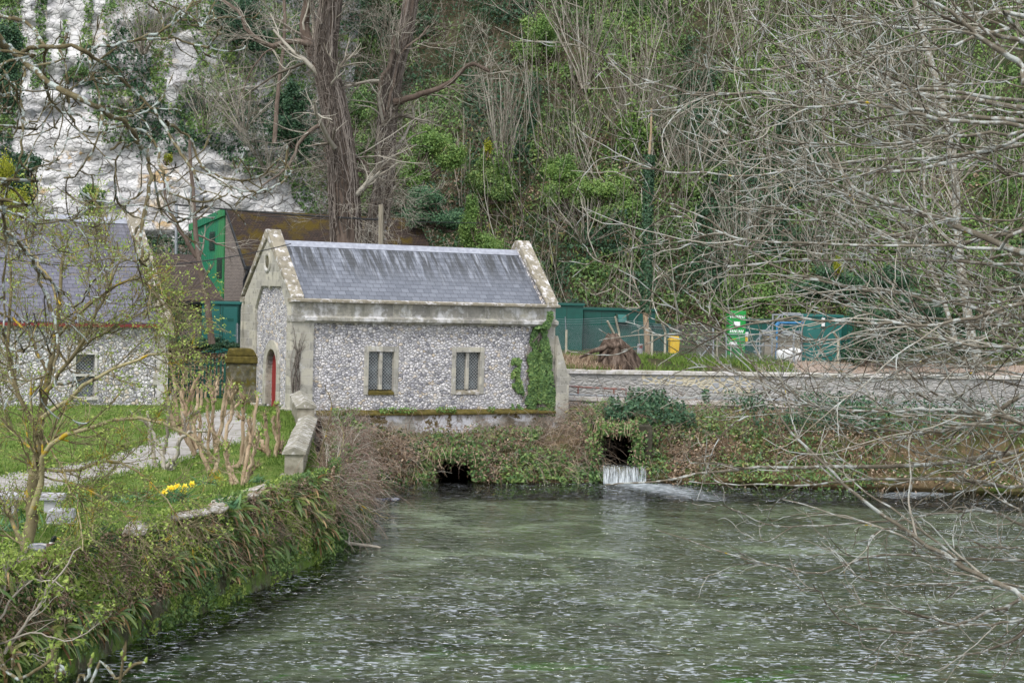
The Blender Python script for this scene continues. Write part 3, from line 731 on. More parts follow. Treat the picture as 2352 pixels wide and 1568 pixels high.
m = MB(); m.bar((.27, 1.72, .92), (.27, 1.9, .92), .022); m.bar((.33, 1.72, .92), (.27, 1.72, .92), .03); m.build('handle', M['galv'], dr)
# roundel
m = MB(); n = 28; rr_, rt = .31, .085
for i in range(n):
    for jx in range(8):
        pass
V, Fq = [], []
for i in range(n):
    th_ = 2 * math.pi * i / n
    for jx in range(8):
        ph = 2 * math.pi * jx / 8; r_ = rr_ + rt * math.cos(ph)
        V.append((-.0 + rt * math.sin(ph) * .8, c0 + r_ * math.cos(th_) * .92, 5.82 + r_ * math.sin(th_) * 1.12))
for i in range(n):
    for jx in range(8):
        Fq.append((i * 8 + jx, ((i + 1) % n) * 8 + jx, ((i + 1) % n) * 8 + (jx + 1) % 8, i * 8 + (jx + 1) % 8))
m.add(V, Fq); rd = m.build('roundel', M['ashlar'], cp, smooth=True)
m = MB(); m.prism_a([(c0 + .25 * math.cos(2 * math.pi * i / 20), 5.82 + .31 * math.sin(2 * math.pi * i / 20)) for i in range(20)], -.004, .05); m.build('roundel_back', M['mossy'], rd)
# piers
m = MB(); m.box(-.02, .96, -.12, 0, -.9, 3.52); m.box(0.46, .96, 0, .1, -.9, 3.52); m.box(-.1, 1.08, -.2, -.02, -.95, .12)
m.build('corner_pier', M['ashlar'], cp, bevel=.02)
m = MB(); m.box(11.36, L, -.12, .4, -.6, 3.55); m.build('corner_pier', M['ashlar'], cp, bevel=.02)
m = MB(); m.prism_b([(L, -.6), (L + .62, -.6), (L + .62, 1.15), (L + .72, 1.2), (L + .72, 1.36), (L + .55, 1.5), (L + .25, 2.35), (L, 3.1)], -.35, .45)
m.build('end_buttress', M['ashlar'], cp, bevel=.02)
# stone entablature along the eaves
m = MB(); m.box(.02, L - .02, -.13, .3, 3.72, 4.26); m.build('frieze', M['ashlar_band'], cp)
m = MB(); m.prism_a([(-.13, 3.46), (-.30, 3.56), (-.30, 3.68), (-.13, 3.76), (.3, 3.74), (.3, 3.50)], .5, L + .04)
m.box(-.04, .5, -.2, .3, 3.5, 3.74)
for q in range(12): m.box(1.9 + q * .8, 2.02 + q * .8, -.12, 0, 3.40, 3.5)
m.build('moulding', M['ashlar_band'], cp)
m = MB()
for q in range(10): m.prism_a([(-.13, 4.26), (-.34, 4.29), (-.34, 4.37), (-.13, 4.42), (.2, 4.41), (.2, 4.26)], -.06 + q * 1.222, -.06 + (q + 1) * 1.222 - .006)
m.build('eaves_coping', M['coping'], cp)
m = MB(); m.box(-.08, .5, W - .1, W + .3, 4.2, 4.42); m.build('rear_kneeler', M['coping'], cp)
# roof: front and back slopes, ridge strip
m = MB(); m.prism_a([(.14, 4.34), (c0, HR), (W - .1, 4.34), (W - .1, 4.24), (c0, HR - .1), (.14, 4.24)], .46, L - .5); m.build('roof', M['slate'], cp)
m = MB(); m.prism_a([(c0 - .22, HR - .19), (c0 - .03, HR + .045), (c0 + .03, HR + .045), (c0 + .22, HR - .19), (c0 + .2, HR - .21), (c0, HR), (c0 - .2, HR - .21)], .5, L - .5); m.build('ridge_strip', M['lead'], cp)
# raked copings on both gables
for a0, a1 in ((-.09, .48), (L - .52, L + .06)):
    m = MB(); ap = HR + .46
    m.prism_a([(-.2, HE + .0), (-.2, HE + .12), (c0 - .14, ap), (c0 + .14, ap), (W + .2, HE + .12), (W + .2, HE), (c0, HR + .12)], a0, a1)
    m.build('gable_coping', M['coping'], cp, bevel=.025)
m = MB(); m.prism_a([(0.02, HE - .1), (c0, HR + .15), (W - .02, HE - .1), (W - .02, -.3), (.4, -.3), (.02, 3.5)], L - .5, L - .02); m.build('end_wall', M['flint'], cp)

# retaining wall under the chapel front
rw = thing('retaining_wall', 'stained retaining wall with mossy ledge and white lichen under the chapel front', 'wall', CH0, TH)
k = NT('stained render'); v = k.co(); s_ = k.n('SeparateXYZ', {0: v})
c = k.ramp(k.noise(v, 1.2, 5, .65), [(.3, (.09, .075, .05)), (.5, (.20, .18, .15)), (.7, (.33, .32, .30))])
c = k.mix(k.mask(k.noise(v, .8, 5, .65), .48, .55), c, (.56, .56, .60)); c = k.mix(k.mask(k.noise(v, 1.6, 5, .7), .56, .62), c, (.10, .075, .03))
k.bump(k.noise(v, 9, 4), .03); M['stain'] = k.done(c, .95, .1)
m = MB(); m.box(.9, L + .3, -.24, .0, -2.0, -.14); m.build('wall_face', M['stain'], rw)
m = MB(); m.prism_a([(-.34, -.2), (-.34, -.12), (-.02, 0.02), (0, -.2)], 1.1, L + .3); m.build('ledge', M['capmoss'], rw, bevel=.02)

# stepped wall from the lawn corner up to the chapel
sw = thing('stepped_wall', 'stone boundary wall with ridged coping stepping up from the water to the chapel corner', 'wall')
def cope_run(p0, p1, z, w_, h_, parent, zb, endw=True):
    p0, p1 = np.array(p0, float), np.array(p1, float); d = norm(p1 - p0); nrm = np.array([d[1], -d[0]]); Ld = np.linalg.norm(p1 - p0)
    def at(q, s, zz): return (*(p0 + d * s + nrm * q), zz)
    m = MB(); n = max(2, int(Ld / .55))
    for i in range(n):
        s0, s1 = Ld * i / n, Ld * (i + 1) / n - .012; e = rng.normal(0, .012, 2)
        prof = [(-w_ / 2 + e[0], z), (-w_ / 2 + e[0], z + .07), (0, z + h_ + e[1]), (w_ / 2, z + .07 + e[1]), (w_ / 2, z)]
        m.prism(prof, lambda q, zz: at(q, s0, zz), lambda q, zz: at(q, s1, zz))
    m.build('coping', M['cope_grey'], parent, bevel=.012)
    m = MB(); ww = w_ * .78
    prof = [(-ww / 2, zb), (ww / 2, zb), (ww / 2, z), (-ww / 2, z)]
    m.prism(prof, lambda q, zz: at(q, .06, zz), lambda q, zz: at(q, Ld - .05, zz)); m.build('wall_body', M['pier'], parent)
M['cope_grey'] = lichen_mat('grey coping', (.30, .285, .235), white=.15, sc=4, dark=(.16, .15, .12))
M['loose'] = lichen_mat('weathered coping stone', (.33, .30, .24), white=.3, sc=7, dark=(.12, .11, .07))
M['pier'] = varied('rendered pier', [(.3, (.17, .15, .115)), (.5, (.27, .25, .20)), (.7, (.36, .34, .29))], 4, 5, .95, .1, bump=(30, .015))
pA = G(674, 1096, 2.12); pB = P(709, 963, 60.5); pC = P(703, 940, 60.0); pD = P(688, 900, 66.8)
cope_run(pA[:2], pB[:2], P(672, 1040, pA[1])[2] - .05, .64, .20, sw, 1.6)
cope_run(pC[:2], pD[:2], P(703, 938, 60.0)[2], .74, .26, sw, 1.8)
m = MB(); m.box(pA[0] - .36, pA[0] + .36, pA[1] - .1, pA[1] + .3, 1.7, 2.2); m.build('pier_base', M['pier'], sw, bevel=.02)

# ================================================================== OTHER BUILDINGS
def yz(p): return float(yard_z(p[0], p[1]))
def lz(p): return float(lawn_z(p[0], p[1]))
# left flint cottage, seen behind the elder bush
p0 = P(388, 741, 70.0)
FC0 = np.array([p0[0], p0[1], 2.3]); EC = p0[2] - 2.3
fc = thing('flint_cottage', 'long flint cottage with a worn slate roof and dark red gutter behind the leafy bush', 'building', FC0, TH)
HW, RH = 4.3, 4.25
m = MB(); m.box(-15, -3.75, 0, .4, -.5, EC); m.box(-3.0, -.55, 0, .4, -.5, EC); m.box(-3.75, -3.0, 0, .4, -.5, .55); m.box(-3.75, -3.0, 0, .4, 2.2, EC)
m.prism_a([(.02, -.5), (.02, EC), (HW, EC + RH - .1), (2 * HW - .02, EC), (2 * HW - .02, -.5)], -.5, -.1)
m.build('flint_wall', M['flint2'], fc)
m = MB()
for q in range(8): m.box(-.62 if q % 2 else -.45, 0, -.03, .02 + (.45 if q % 2 else .62), -.5 + q * (EC + .5) / 8, -.5 + (q + 1) * (EC + .5) / 8 - .006)
m.build('quoins', M['coping_pale'], fc, bevel=.01)
m = MB(); m.prism_a([(-.25, EC - .02), (HW, EC + RH), (2 * HW + .25, EC - .02), (2 * HW + .2, EC - .14), (HW, EC + RH - .12), (-.2, EC - .14)], -15.2, -.5); m.build('roof', M['slate2'], fc)
m = MB(); m.prism_a([(HW - .25, EC + RH - .2), (HW, EC + RH + .06), (HW + .25, EC + RH - .2), (HW, EC + RH + .005)], -15.2, -.5); m.build('ridge_strip', M['lead'], fc)
m = MB(); m.prism_a([(-.3, EC - .2), (-.3, EC + .15), (HW - .1, EC + RH + .28), (HW + .1, EC + RH + .28), (2 * HW + .3, EC + .15), (2 * HW + .3, EC - .2), (HW, EC + RH - .1)], -.5, 0.04)
m.box(-.5, .12, -.32, .3, EC - .5, EC - .1); m.build('gable_coping', M['coping'], fc, bevel=.02)
m = MB(); m.box(-15, -.52, -.34, -.22, EC - .2, EC - .08); m.build('gutter', M['gutter_red'], fc)
m = MB(); m.box(-3.85, -3.75, -.04, .2, .45, 2.3); m.box(-3.0, -2.9, -.04, .2, .45, 2.3); m.box(-3.75, -3.0, -.04, .2, 2.2, 2.32); m.box(-3.75, -3.0, -.05, .2, 1.35, 1.43); m.box(-3.9, -2.85, -.1, .2, .42, .55)
wn = m.build('window', M['coping_pale'], fc); m = MB(); m.box(-3.75, -3.0, .18, .2, .55, 2.2); m.build('glazing', M['glass'], wn)

# brick building with mossy tiles and green clad end
p0 = P(560, 606, 90.0); b0 = np.array([p0[0], p0[1], 3.9]); EB = p0[2] - 3.9
bb = thing('brick_building', 'grey brick building with a brown mossy tiled roof and a bright green clad end', 'building', b0, TH)
BH, BR_ = 2.75, 2.85; BL = 11.4
m = MB(); m.prism_a([(0, -1), (0, EB), (BH, EB + BR_ - .08), (BH + .01, -1)], 0, .3); m.box(.3, BL, 0, .3, -1, EB)
m.build('brick_wall', M['brick'], bb)
m = MB(); m.prism_a([(-.25, EB - .1), (BH, EB + BR_ + .06), (BH + 3.0, EB + BR_ - 3.0), (BH + 3.0, EB + BR_ - 3.15), (BH, EB + BR_ - .08), (-.2, EB - .2)], .04, BL); m.build('roof', M['tile'], bb)
m = MB(); m.prism_a([(-.28, EB - .16), (BH, EB + BR_ + .08), (BH, EB + BR_ - .05), (-.2, EB - .3)], -.05, .03); m.build('verge_board', M['black'], bb)
m = MB(); m.box(-.05, BL, -.42, -.24, EB - .3, EB - .1); m.build('gutter', M['black'], bb, bevel=.02)
m = MB(); m.path([(.1, -.33, EB - .3), (.05, -.3, EB - .55), (-.0, -.12, EB - .85), (-.0, -.1, -1)], .075, 8); m.build('downpipe', M['black'], bb)
GB = BH + 5.0
m = MB(); m.prism_a([(BH + .02, -1), (BH + .02, EB + BR_ - .05), (GB, EB + BR_ - .75), (GB, -1)], -.06, 5.0); m.build('cladding', M['clad'], bb)
m = MB(); m.prism_a([(BH - .05, EB + BR_ - .3), (BH - .05, EB + BR_ + .1), (GB + .3, EB + BR_ - .62), (GB + .3, EB + BR_ - 1.0)], -.16, -.062); m.prism_a([(BH + .02, EB + BR_ + .06), (GB + .3, EB + BR_ - .66), (GB + .3, EB + BR_ - .72), (BH + .02, EB + BR_ - .02)], -.06, 5.1)
m.build('fascia', M['clad'], bb)
for q, z0, z1 in ((BH + 1.75, EB + .75, EB + 1.75), (BH + .55, EB - .75, EB + .35)):
    m = MB(); m.box(-.10, -.062, q - .36, q + .36, z0, z1)
    for i in range(9): zz = z0 + .06 + i * (z1 - z0 - .1) / 9; m.prism_a([(q - .32, zz), (q + .32, zz), (q + .32, zz + .05), (q - .32, zz + .05)], -.14, -.10)
    m.build('louvre_vent', M['cabdark'], bb)

# brown tiled outbuilding between the cottage and the green cladding
p0 = P(506, 690, 84.0); b0 = np.array([p0[0], p0[1], 3.6]); E3 = p0[2] - 3.6
ob = thing('outbuilding', 'low outbuilding with a brown tiled roof in front of the green cladding', 'building', b0, TH)
pr = P(437, 584, 87.3); R3 = pr[2] - p0[2]
m = MB(); m.prism_a([(-.2, E3), (4.3, E3 + R3), (8.4, E3), (8.4, E3 - .15), (4.3, E3 + R3 - .15), (-.2, E3 - .15)], -9.0, .15); m.build('roof', M['tile2'], ob)
m = MB(); m.box(-8.7, -.1, .1, .4, -.8, E3 + .02); m.prism_a([(.1, -.8), (.1, E3), (4.3, E3 + R3 - .2), (8, E3), (8, -.8)], -.5, -.1); m.build('wall', M['brick'], ob)
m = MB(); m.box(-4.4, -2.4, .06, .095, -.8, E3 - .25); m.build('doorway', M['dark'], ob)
m = MB(); m.box(-9, .15, -.3, -.2, E3 - .2, E3 - .08); m.build('gutter', M['black'], ob)

# ---------------- green equipment cabinets
def cabinet(x0, x1, ytop, ybot, D, label, mat, depth=2.2, rz=.12, lid=.14, door=None, extra=None, lidmat='cabdark'):
    a, b = P(x0, ybot, D), P(x1, ybot, D); top = P((x0 + x1) / 2, ytop, D)[2]
    o = thing('equipment_cabinet', label, 'cabinet', a, rz, 'green equipment cabinets')
    Wd = np.linalg.norm((b - a)[:2]); Ht = top - a[2]
    m = MB(); m.box(0, Wd, 0, depth, -.4, Ht - lid); m.build('cabinet_body', M[mat], o, bevel=.015)
    m = MB(); m.box(-.07, Wd + .07, -.09, depth + .07, Ht - lid + .002, Ht); lo = m.build('lid', M[mat], o, bevel=.02)
    m = MB(); m.box(-.02, Wd + .02, -.03, depth, Ht + .002, Ht + .03); m.build('roof_sheet', M[lidmat], lo)
    m = MB()
    for q in range(1, max(2, int(Wd / .95))): m.box(q * Wd / max(2, int(Wd / .95)) - .012, q * Wd / max(2, int(Wd / .95)) + .012, -.012, -.001, -.35, Ht - lid - .02)
    m.build('panel_seam', M['cabdark'], o)
    return o, Wd, Ht
o, Wd, Ht = cabinet(1262, 1338, 696, 812, 91, 'tall green cabinet closest to the chapel end, its lid overhanging', 'cab', 2.6)
o, Wd, Ht = cabinet(1338, 1506, 708, 814, 92.5, 'long green cabinet with a small tilted hood, behind the mesh fence', 'cab', 2.6)
m = MB(); m.prism_a([(-.005, Ht - .35), (-.005, Ht - .85), (-.30, Ht - .72), (-.06, Ht - .33)], Wd * .46, Wd * .46 + .5); m.build('vent_hood', M['cab2'], o)
m = MB(); m.box(Wd * .44, Wd * .46, -.35, -.002, Ht - .9, Ht - .3); m.box(Wd * .46 + .5, Wd * .48 + .5, -.35, -.002, Ht - .9, Ht - .3); m.build('vent_bracket', M['cabdark'], o)
m = MB(); m.box(Wd * .5, Wd * .5 + .42, -.05, -.002, .75, .84); m.build('hatch_handle', M['cab2'], o)
o, Wd, Ht = cabinet(1500, 1536, 744, 818, 92.6, 'low green cabinet beside the yellow bin', 'cab', 1.4)
o, Wd, Ht = cabinet(1836, 1932, 722, 838, 90, 'wide green cabinet with a white box on its front behind the bare branches', 'cab2', 2.8, .05)
m = MB(); m.box(Wd * .5, Wd * .5 + .17, -.12, -.002, Ht - .62, Ht - .18); m.build('alarm_box', M['white'], o, bevel=.02)
m = MB(); m.box(Wd * .44, Wd * .95, -.02, -.002, Ht - 1.28, Ht - 1.24); m.build('trim_rail', M['galv'], o)
o, Wd, Ht = cabinet(1930, 1960, 726, 822, 92.2, 'dark green cabinet at the right end of the row', 'cab', 2.0, .05)
o, Wd, Ht = cabinet(1700, 1840, 734, 826, 93.5, 'low green cabinet behind the steel gantry', 'cab', 2.0, .03)
m = MB(); m.box(.15, .4, -.02, -.003, .95, 1.5); m.build('warning_sign', M['white'], o); m = MB(); m.box(.17, .38, -.026, -.021, .99, 1.24); m.build('sign_face', M['yellow'], o)
o, Wd, Ht = cabinet(396, 470, 690, 790, 84.5, 'dim green cabinet half hidden by the leafy bush beside the cottage', 'cab', 1.6, .2)
o, Wd, Ht = cabinet(462, 545, 692, 800, 83.0, 'pale green cabinet with a locked door beside the chapel gable', 'cab2', 1.6, .2)
dx0, dx1 = Wd * .58, Wd * .97
m = MB(); m.box(dx0, dx1, -.03, -.002, -.1, Ht - .28); dd = m.build('door', M['cab2'], o, bevel=.01)
m = MB(); m.box(dx0 + .22, dx0 + .5, -.036, -.031, Ht - .95, Ht - .8); m.build('door_plate', M['cab'], dd)
m = MB(); m.bar((dx1 - .08, -.06, .65), (dx1 - .08, -.03, .65), .04, 8); m.build('lock', M['galv'], dd)
m = MB(); m.box(dx0 - .03, dx0 - .008, -.04, -.002, -.1, Ht - .25); m.box(dx1 + .008, dx1 + .03, -.04, -.002, -.1, Ht - .25); m.build('door_frame', M['cab'], o)
o, Wd, Ht = cabinet(545, 572, 693, 800, 84.6, 'dark green cabinet squeezed against the chapel buttress behind wire mesh', 'cab', 1.4, .2)

# bright green dosing kiosk with white lettering panels
a = P(1672, 826, 90.2); b = P(1711, 826, 90.2); top = P(1690, 714, 90.2)[2]; Wd = b[0] - a[0]; Ht = top - a[2]
ks = thing('green_kiosk', 'tall bright green kiosk with white printed signs behind the branches', 'kiosk', a, .04)
m = MB(); m.box(0, Wd, 0, .9, -.3, Ht); m.build('kiosk_body', M['kiosk'], ks, bevel=.03)
for z0, z1, x0, x1, nb in ((Ht - .36, Ht - .22, .05, Wd - .05, 9), (Ht - 1.12, Ht - .98, .05, Wd - .1, 8)):
    m = MB()
    for i in range(nb):
        xx = x0 + (x1 - x0) * i / nb; wv = (x1 - x0) / nb; m.prism_b([(xx, z0), (xx + wv * .55, z0), (xx + wv * .95, z1), (xx + wv * .4, z1)], -.012, -.002)
    m.build('lettering', M['white'], ks)
m = MB(); m.box(.24, Wd * .66, -.015, -.002, Ht - .78, Ht - .55); m.build('sign_plate', M['white'], ks)
m = MB(); m.box(0.02, Wd - .02, -.02, -.002, Ht - 1.28, Ht - 1.25); m.box(Wd * .48, Wd * .5, -.015, -.002, 0, Ht - 1.3); m.build('seam', M['cab'], ks)
m = MB(); m.bar((Wd * .1, -.3, -.2), (Wd * .1, -.3, .78), .02); m.prism_b([(-.02, .78), (.4, .78), (.36, .93), (.08, .95)], -.42, -.1); m.build('post_lamp', M['white'], ks)

# yellow bin
a = P(1538, 824, 91.2); b = P(1561, 824, 91.2)
yb = thing('yellow_bin', 'yellow plastic bin on the ground behind the fence', 'bin', a, .1)
Wd = b[0] - a[0]; Ht = P(1549, 772, 91.2)[2] - a[2]
m = MB(); m.prism_b([(.04, -.1), (Wd - .06, -.1), (Wd, Ht * .8), (0, Ht * .8)], 0, .55); m.build('bin_body', M['yellow'], yb, bevel=.03)
m = MB(); m.box(-.03, Wd + .03, -.04, .6, Ht * .8 + .002, Ht * .88); m.box(0.03, Wd - .03, .05, .5, Ht * .88 + .002, Ht); m.build('lid', M['yellow'], yb, bevel=.03)
# grey marker by the trunk
a = P(1470, 817, 90.4)
gm = thing('grey_container', 'small pale container with a red label at the foot of the ivy trunk', 'container', a)
m = MB(); m.bar((0, 0, -.1), (0, 0, .62), .17, 12, .15); m.build('drum', M['slab'], gm); m = MB(); m.box(-.06, .1, -.18, -.165, .42, .56); m.build('red_label', M['red'], gm); m = MB(); m.bar((-.05, 0, .6), (-.12, 0, 1.35), .025); m.build('stick', M['wood'], gm)

# steel gantry with pipe, tan wall, white sacks
a = P(1752, 834, 89.2); sc_ = 89.2 / F
def gx(px): return (px - 1752) * sc_
def gz(py): return (834 - py) * sc_
ga = thing('steel_gantry', 'galvanised steel gantry with sloping stair rails', 'gantry', a, 0)
m = MB()
for x in (1772, 1840, 1799): m.bar((gx(x), .0 if x != 1799 else .8, -.2), (gx(x), .0 if x != 1799 else .8, gz(721)), .045)
m.bar((gx(1770), 0, gz(722)), (gx(1842), 0, gz(721)), .035); m.bar((gx(1799), .8, gz(718)), (gx(1842), .8, gz(718)), .035)
m.bar((gx(1838), 0, gz(721)), (gx(1838), .8, gz(718)), .03); m.bar((gx(1772), 0, gz(745)), (gx(1842), 0, gz(746)), .025)
m.bar((gx(1790), 0, gz(722)), (gx(1736), 0, gz(782)), .04); m.bar((gx(1797), .2, gz(742)), (gx(1738), .2, gz(806)), .035)
m.bar((gx(1736), 0, gz(782)), (gx(1736), 0, -.2), .03); m.build('steel_frame', M['galv'], ga)
m = MB(); m.box(gx(1752), gx(1842), .3, 1.6, gz(764), gz(758)); m.build('platform', M['galv'], ga)
m = MB()
for i in range(5): m.box(gx(1732), gx(1752), .05 + i * .1, .4 + i * .1, gz(830) + i * .24, gz(830) + i * .24 + .05)
m.build('steps', M['galv'], ga)
bp = thing('blue_pipe', 'blue water pipe bent over the gantry', 'pipe', P(1783, 815, 88.9), 0)
z_ = P(1783, 741, 88.9)[2] - P(1783, 815, 88.9)[2]
m = MB(); m.path([(0, 0, -.3), (0, 0, z_ - .1), (.08, 0, z_), (1.35, 0, z_ + .02)], .055, 8); m.build('pipe_run', M['blue'], bp)
m = MB(); m.bar((-.05, 0, z_ - .16), (.12, 0, z_ + .04), .10, 8); m.bar((1.15, 0, z_), (1.28, 0, z_), .08, 8); m.build('pipe_joint', M['blue'], bp)
tw = thing('block_wall', 'tan block wall under the steel gantry', 'wall', P(1755, 838, 89.9), 0)
m = MB(); m.box(0, 1.85, 0, 1.2, -.3, P(1755, 766, 89.9)[2] - P(1755, 838, 89.9)[2]); m.build('wall_face', M['concwall'], tw, bevel=.02)
for i, (px, py, w_, h_, lb) in enumerate(((1800, 829, .62, .5, 'bulging white sack at the left of the pair under the gantry'), (1823, 829, .58, .56, 'upright white sack beside the gantry leg'))):
    bpy_me = bpy.data.meshes.new('white_sack'); bm = bmesh.new(); bmesh.ops.create_icosphere(bm, subdivisions=3, radius=.5)
    for v in bm.verts:
        s_ = 1 + .12 * (vnoise(v.co.x * 3 + i * 9, v.co.z * 3 + v.co.y * 2, 1.5, 3) - .5)
        q = v.co; v.co = Vector((math.copysign(abs(q.x * 2) ** .6, q.x) / 2 * w_ * 1.25 * s_, math.copysign(abs(q.y * 2) ** .6, q.y) / 2 * .6 * s_, math.copysign(abs(q.z * 2) ** .7, q.z) / 2 * h_ * 1.3 * s_))
    bm.to_mesh(bpy_me); bm.free()
    for pl in bpy_me.polygons: pl.use_smooth = True
    sk = link('white_sack', bpy_me, M['white']); q = P(px, py, 88.6); sk.location = (q[0], q[1], q[2] + h_ * .55); tag(sk, lb, 'sack', 'white sacks')

# ---------------- chain link fence with cranked concrete posts
cf = thing('chain_link_fence', 'chain link fence on cranked concrete posts with barbed wire in front of the green cabinets', 'fence')
posts = [(1300, 815, 757, None, 0), (1409, 815, 766, (1395, 737), 1), (1421, 815, 763, (1413, 727), 1), (1497, 817, 768, (1491, 754), 1), (1527, 819, 762, (1521, 742), 1)]
lineD = lambda px: 88.6 + (px - 1300) * .004
for px, yb_, yt, arm, kk in posts:
    D = lineD(px); q0, q1 = P(px, yb_, D), P(px + 1, yt, D); q0[2] -= .4
    m = MB(); m.bar(q0, q1, .085, 4, .075)
    if arm: m.bar(q1, P(arm[0], arm[1], D - .3), .075, 4, .06)
    m.build('post', M['concrete'], cf)
q0, q1 = P(1300, 757, lineD(1300)), P(1298, 727, lineD(1300)); MB().bar(q0, q1, .02).build('post_spike', M['galv'], cf)
br = BR(); d0, d1 = P(1255, 790, lineD(1255)), P(1640, 790, lineD(1640)); Ln = np.linalg.norm(d1 - d0); dr_ = (d1 - d0) / Ln
def net(br, o0, dr_, Ln, z0, z1, st=.10, r=.0042):
    h = z1 - z0; s = np.arange(-h, Ln, st); seg = []
    for sg in (1, -1):
        for q in s:
            a0, a1 = max(q, 0), min(q + h, Ln)
            if a1 <= a0: continue
            za, zb = (z0 + (a0 - q), z0 + (a1 - q)) if sg > 0 else (z1 - (a0 - q), z1 - (a1 - q))
            seg.append([o0 + dr_ * a0 + [0, 0, za], o0 + dr_ * a1 + [0, 0, zb]])
    seg = np.array(seg); br.add(seg, np.full((len(seg), 2), r), 3)
o0 = d0.copy(); o0[2] = 0
net(br, o0, dr_, Ln, 4.0, P(1400, 749, lineD(1400))[2])
br.build('netting', M['netgreen'] if 'netgreen' in M else M['galv'], cf)
br = BR()
for yy in (731, 736, 741):
    pts = np.array([P(px, yy + (2.5 * math.sin(px * .03)) + .05 * (px - 1300) * (1 if px > 1420 else .2), lineD(px) - .2) for px in np.linspace(1262, 1530, 40)])
    br.add(pts[None], np.full((1, 40), .009), 3)
br.build('barbed_wire', M['galv'], cf)
# the second stretch to the right, steel posts
cf2 = thing('mesh_gate', 'steel framed mesh gate and posts across the yard entrance', 'gate')
for px, yb_, yt in ((1638, 836, 752), (1647, 836, 760), (1668, 830, 766), (1745, 834, 762), (1823, 838, 756)):
    m = MB(); m.bar(P(px, yb_ + 4, 87.4), P(px, yt, 87.4), .055 if px in (1638, 1823) else .03, 6); m.build('post', M['galv'] if px != 1647 else M['concrete'], cf2)
m = MB(); m.bar(P(1638, 786, 87.4), P(1600, 830, 87.4), .035); m.bar(P(1668, 767, 87.4), P(1823, 769, 87.4), .025); m.bar(P(1668, 792, 87.4), P(1823, 794, 87.4), .02); m.bar(P(1668, 829, 87.4), P(1823, 832, 87.4), .025)
m.build('gate_rail', M['galv'], cf2)
br = BR(); a_, b_ = P(1600, 800, 87.5), P(1830, 800, 87.5); L_ = np.linalg.norm(b_ - a_); o0 = a_.copy(); o0[2] = 0; net(br, o0, (b_ - a_) / L_, L_, 4.2, P(1700, 768, 87.5)[2]); br.build('netting', M['galv'], cf2)
q = P(1925, 836, 88); m = MB(); m.bar(q - [0, 0, .3], P(1925, 778, 88), .085, 4, .075); m.bar(P(1925, 778, 88), P(1915, 763, 87.7), .075, 4, .06)
tag(m.build('fence_post', M['concrete']), 'lone cranked concrete post in front of the wide green cabinet', 'post')
# mesh by the left cabinets
br = BR(); a_, b_ = P(540, 780, 81.6), P(600, 780, 81.6); L_ = np.linalg.norm(b_ - a_); o0 = a_.copy(); o0[2] = 0; net(br, o0, (b_ - a_) / L_, L_, 4.0, P(550, 745, 81.6)[2])
br.V.append(np.zeros((0, 3)))
nf = thing('wire_mesh_panel', 'short wire mesh panel between the pale cabinet and the chapel gable', 'fence'); br.build('netting', M['galv'], nf)
m = MB(); m.bar(P(545, 802, 81.6), P(545, 742, 81.6), .035); m.build('post', M['galv'], nf)

# ---------------- palisade fence, mossy pier
pf = thing('palisade_fence', 'green steel palisade fence between the cottage and the mossy pier', 'fence')
a_, b_ = P(386, 930, 75.2), P(516, 930, 75.2)
for i in range(15):
    px = 388 + i * 9.2; top = P(px, 821 + (i % 2), 75.2); m = MB(); zb_ = 2.35
    m.prism_b([(top[0] - .045, zb_), (top[0] + .045, zb_), (top[0] + .045, top[2] - .08), (top[0], top[2]), (top[0] - .045, top[2] - .08)], top[1] - .01, top[1] + .015); m.build('pale', M['palisade'], pf)
for yy in (836, 871, 908):
    q0, q1 = P(384, yy, 75.3), P(516, yy + 1, 75.3); m = MB(); m.box(q0[0], q1[0], q0[1], q0[1] + .04, q0[2] - .035, q0[2] + .035); m.build('rail', M['palisade'], pf)
q0 = P(452, 836, 75.4); m = MB(); m.box(q0[0] - .05, q0[0] + .05, q0[1] + .04, q0[1] + .14, 2.2, q0[2]); m.build('post', M['palisade'], pf)
q = P(517, 918, 71.0); mp = thing('mossy_pier', 'squat stone pier with a thick mossy cap beside the chapel gable', 'pier', (q[0], q[1], 2.3), .15)
zt = P(550, 800, 71.0)[2] - 2.3
m = MB(); m.box(0.02, 1.25, 0, 1.0, -.3, zt - .62); m.build('pier_body', M['mossy'], mp, bevel=.04)
m = MB(); m.box(-.06, 1.33, -.08, 1.1, zt - .615, zt - .32); m.prism_b([(.0, zt - .318), (1.25, zt - .318), (1.12, zt - .05), (.95, zt), (.1, zt - .02)], -.02, 1.0); m.build('pier_cap', M['capmoss'], mp, bevel=.05)

# ---------------- back wall, parapet and rails
bw = thing('back_wall', 'long grey flint wall with pale coping behind the parapet, one patch newly pointed in cream', 'wall')
dirw = np.array([BW1[0] - BW0[0], BW1[1] - BW0[1], 0]); LW = np.linalg.norm(dirw); ang = math.atan2(dirw[1], dirw[0])
bw.location = (BW0[0], BW0[1], 2.0); bw.rotation_euler = (0, 0, ang)
def bw_s(px):          # distance along the wall where a sight line meets it
    r = ray(px, 870); t = np.cross([dirw[0], dirw[1]], [BW0[0], BW0[1]]) / np.cross([dirw[0], dirw[1]], [r[0], r[1]])
    return np.linalg.norm((r * t)[:2] - BW0)
zc0 = P(1295, 849, BW0[1] + .3)[2] - 2.0; HWALL = zc0
s1, s2 = bw_s(1473), bw_s(1740)
m = MB(); m.box(0, LW, 0, .45, -.3, HWALL - .18); m.build('wall_face', M['rubble'], bw)
m = MB(); m.prism_b([(s1, HWALL - .2), (s1 + .1, HWALL - .62), (s1 + 2.9, HWALL - .7), (s1 + 3, HWALL - 1.0), (s2 - .4, HWALL - 1.0), (s2, HWALL - .2)], -.015, -.004); m.build('repointed_patch', M['rubble_new'], bw)
m = MB(); n = int(LW / 1.3)
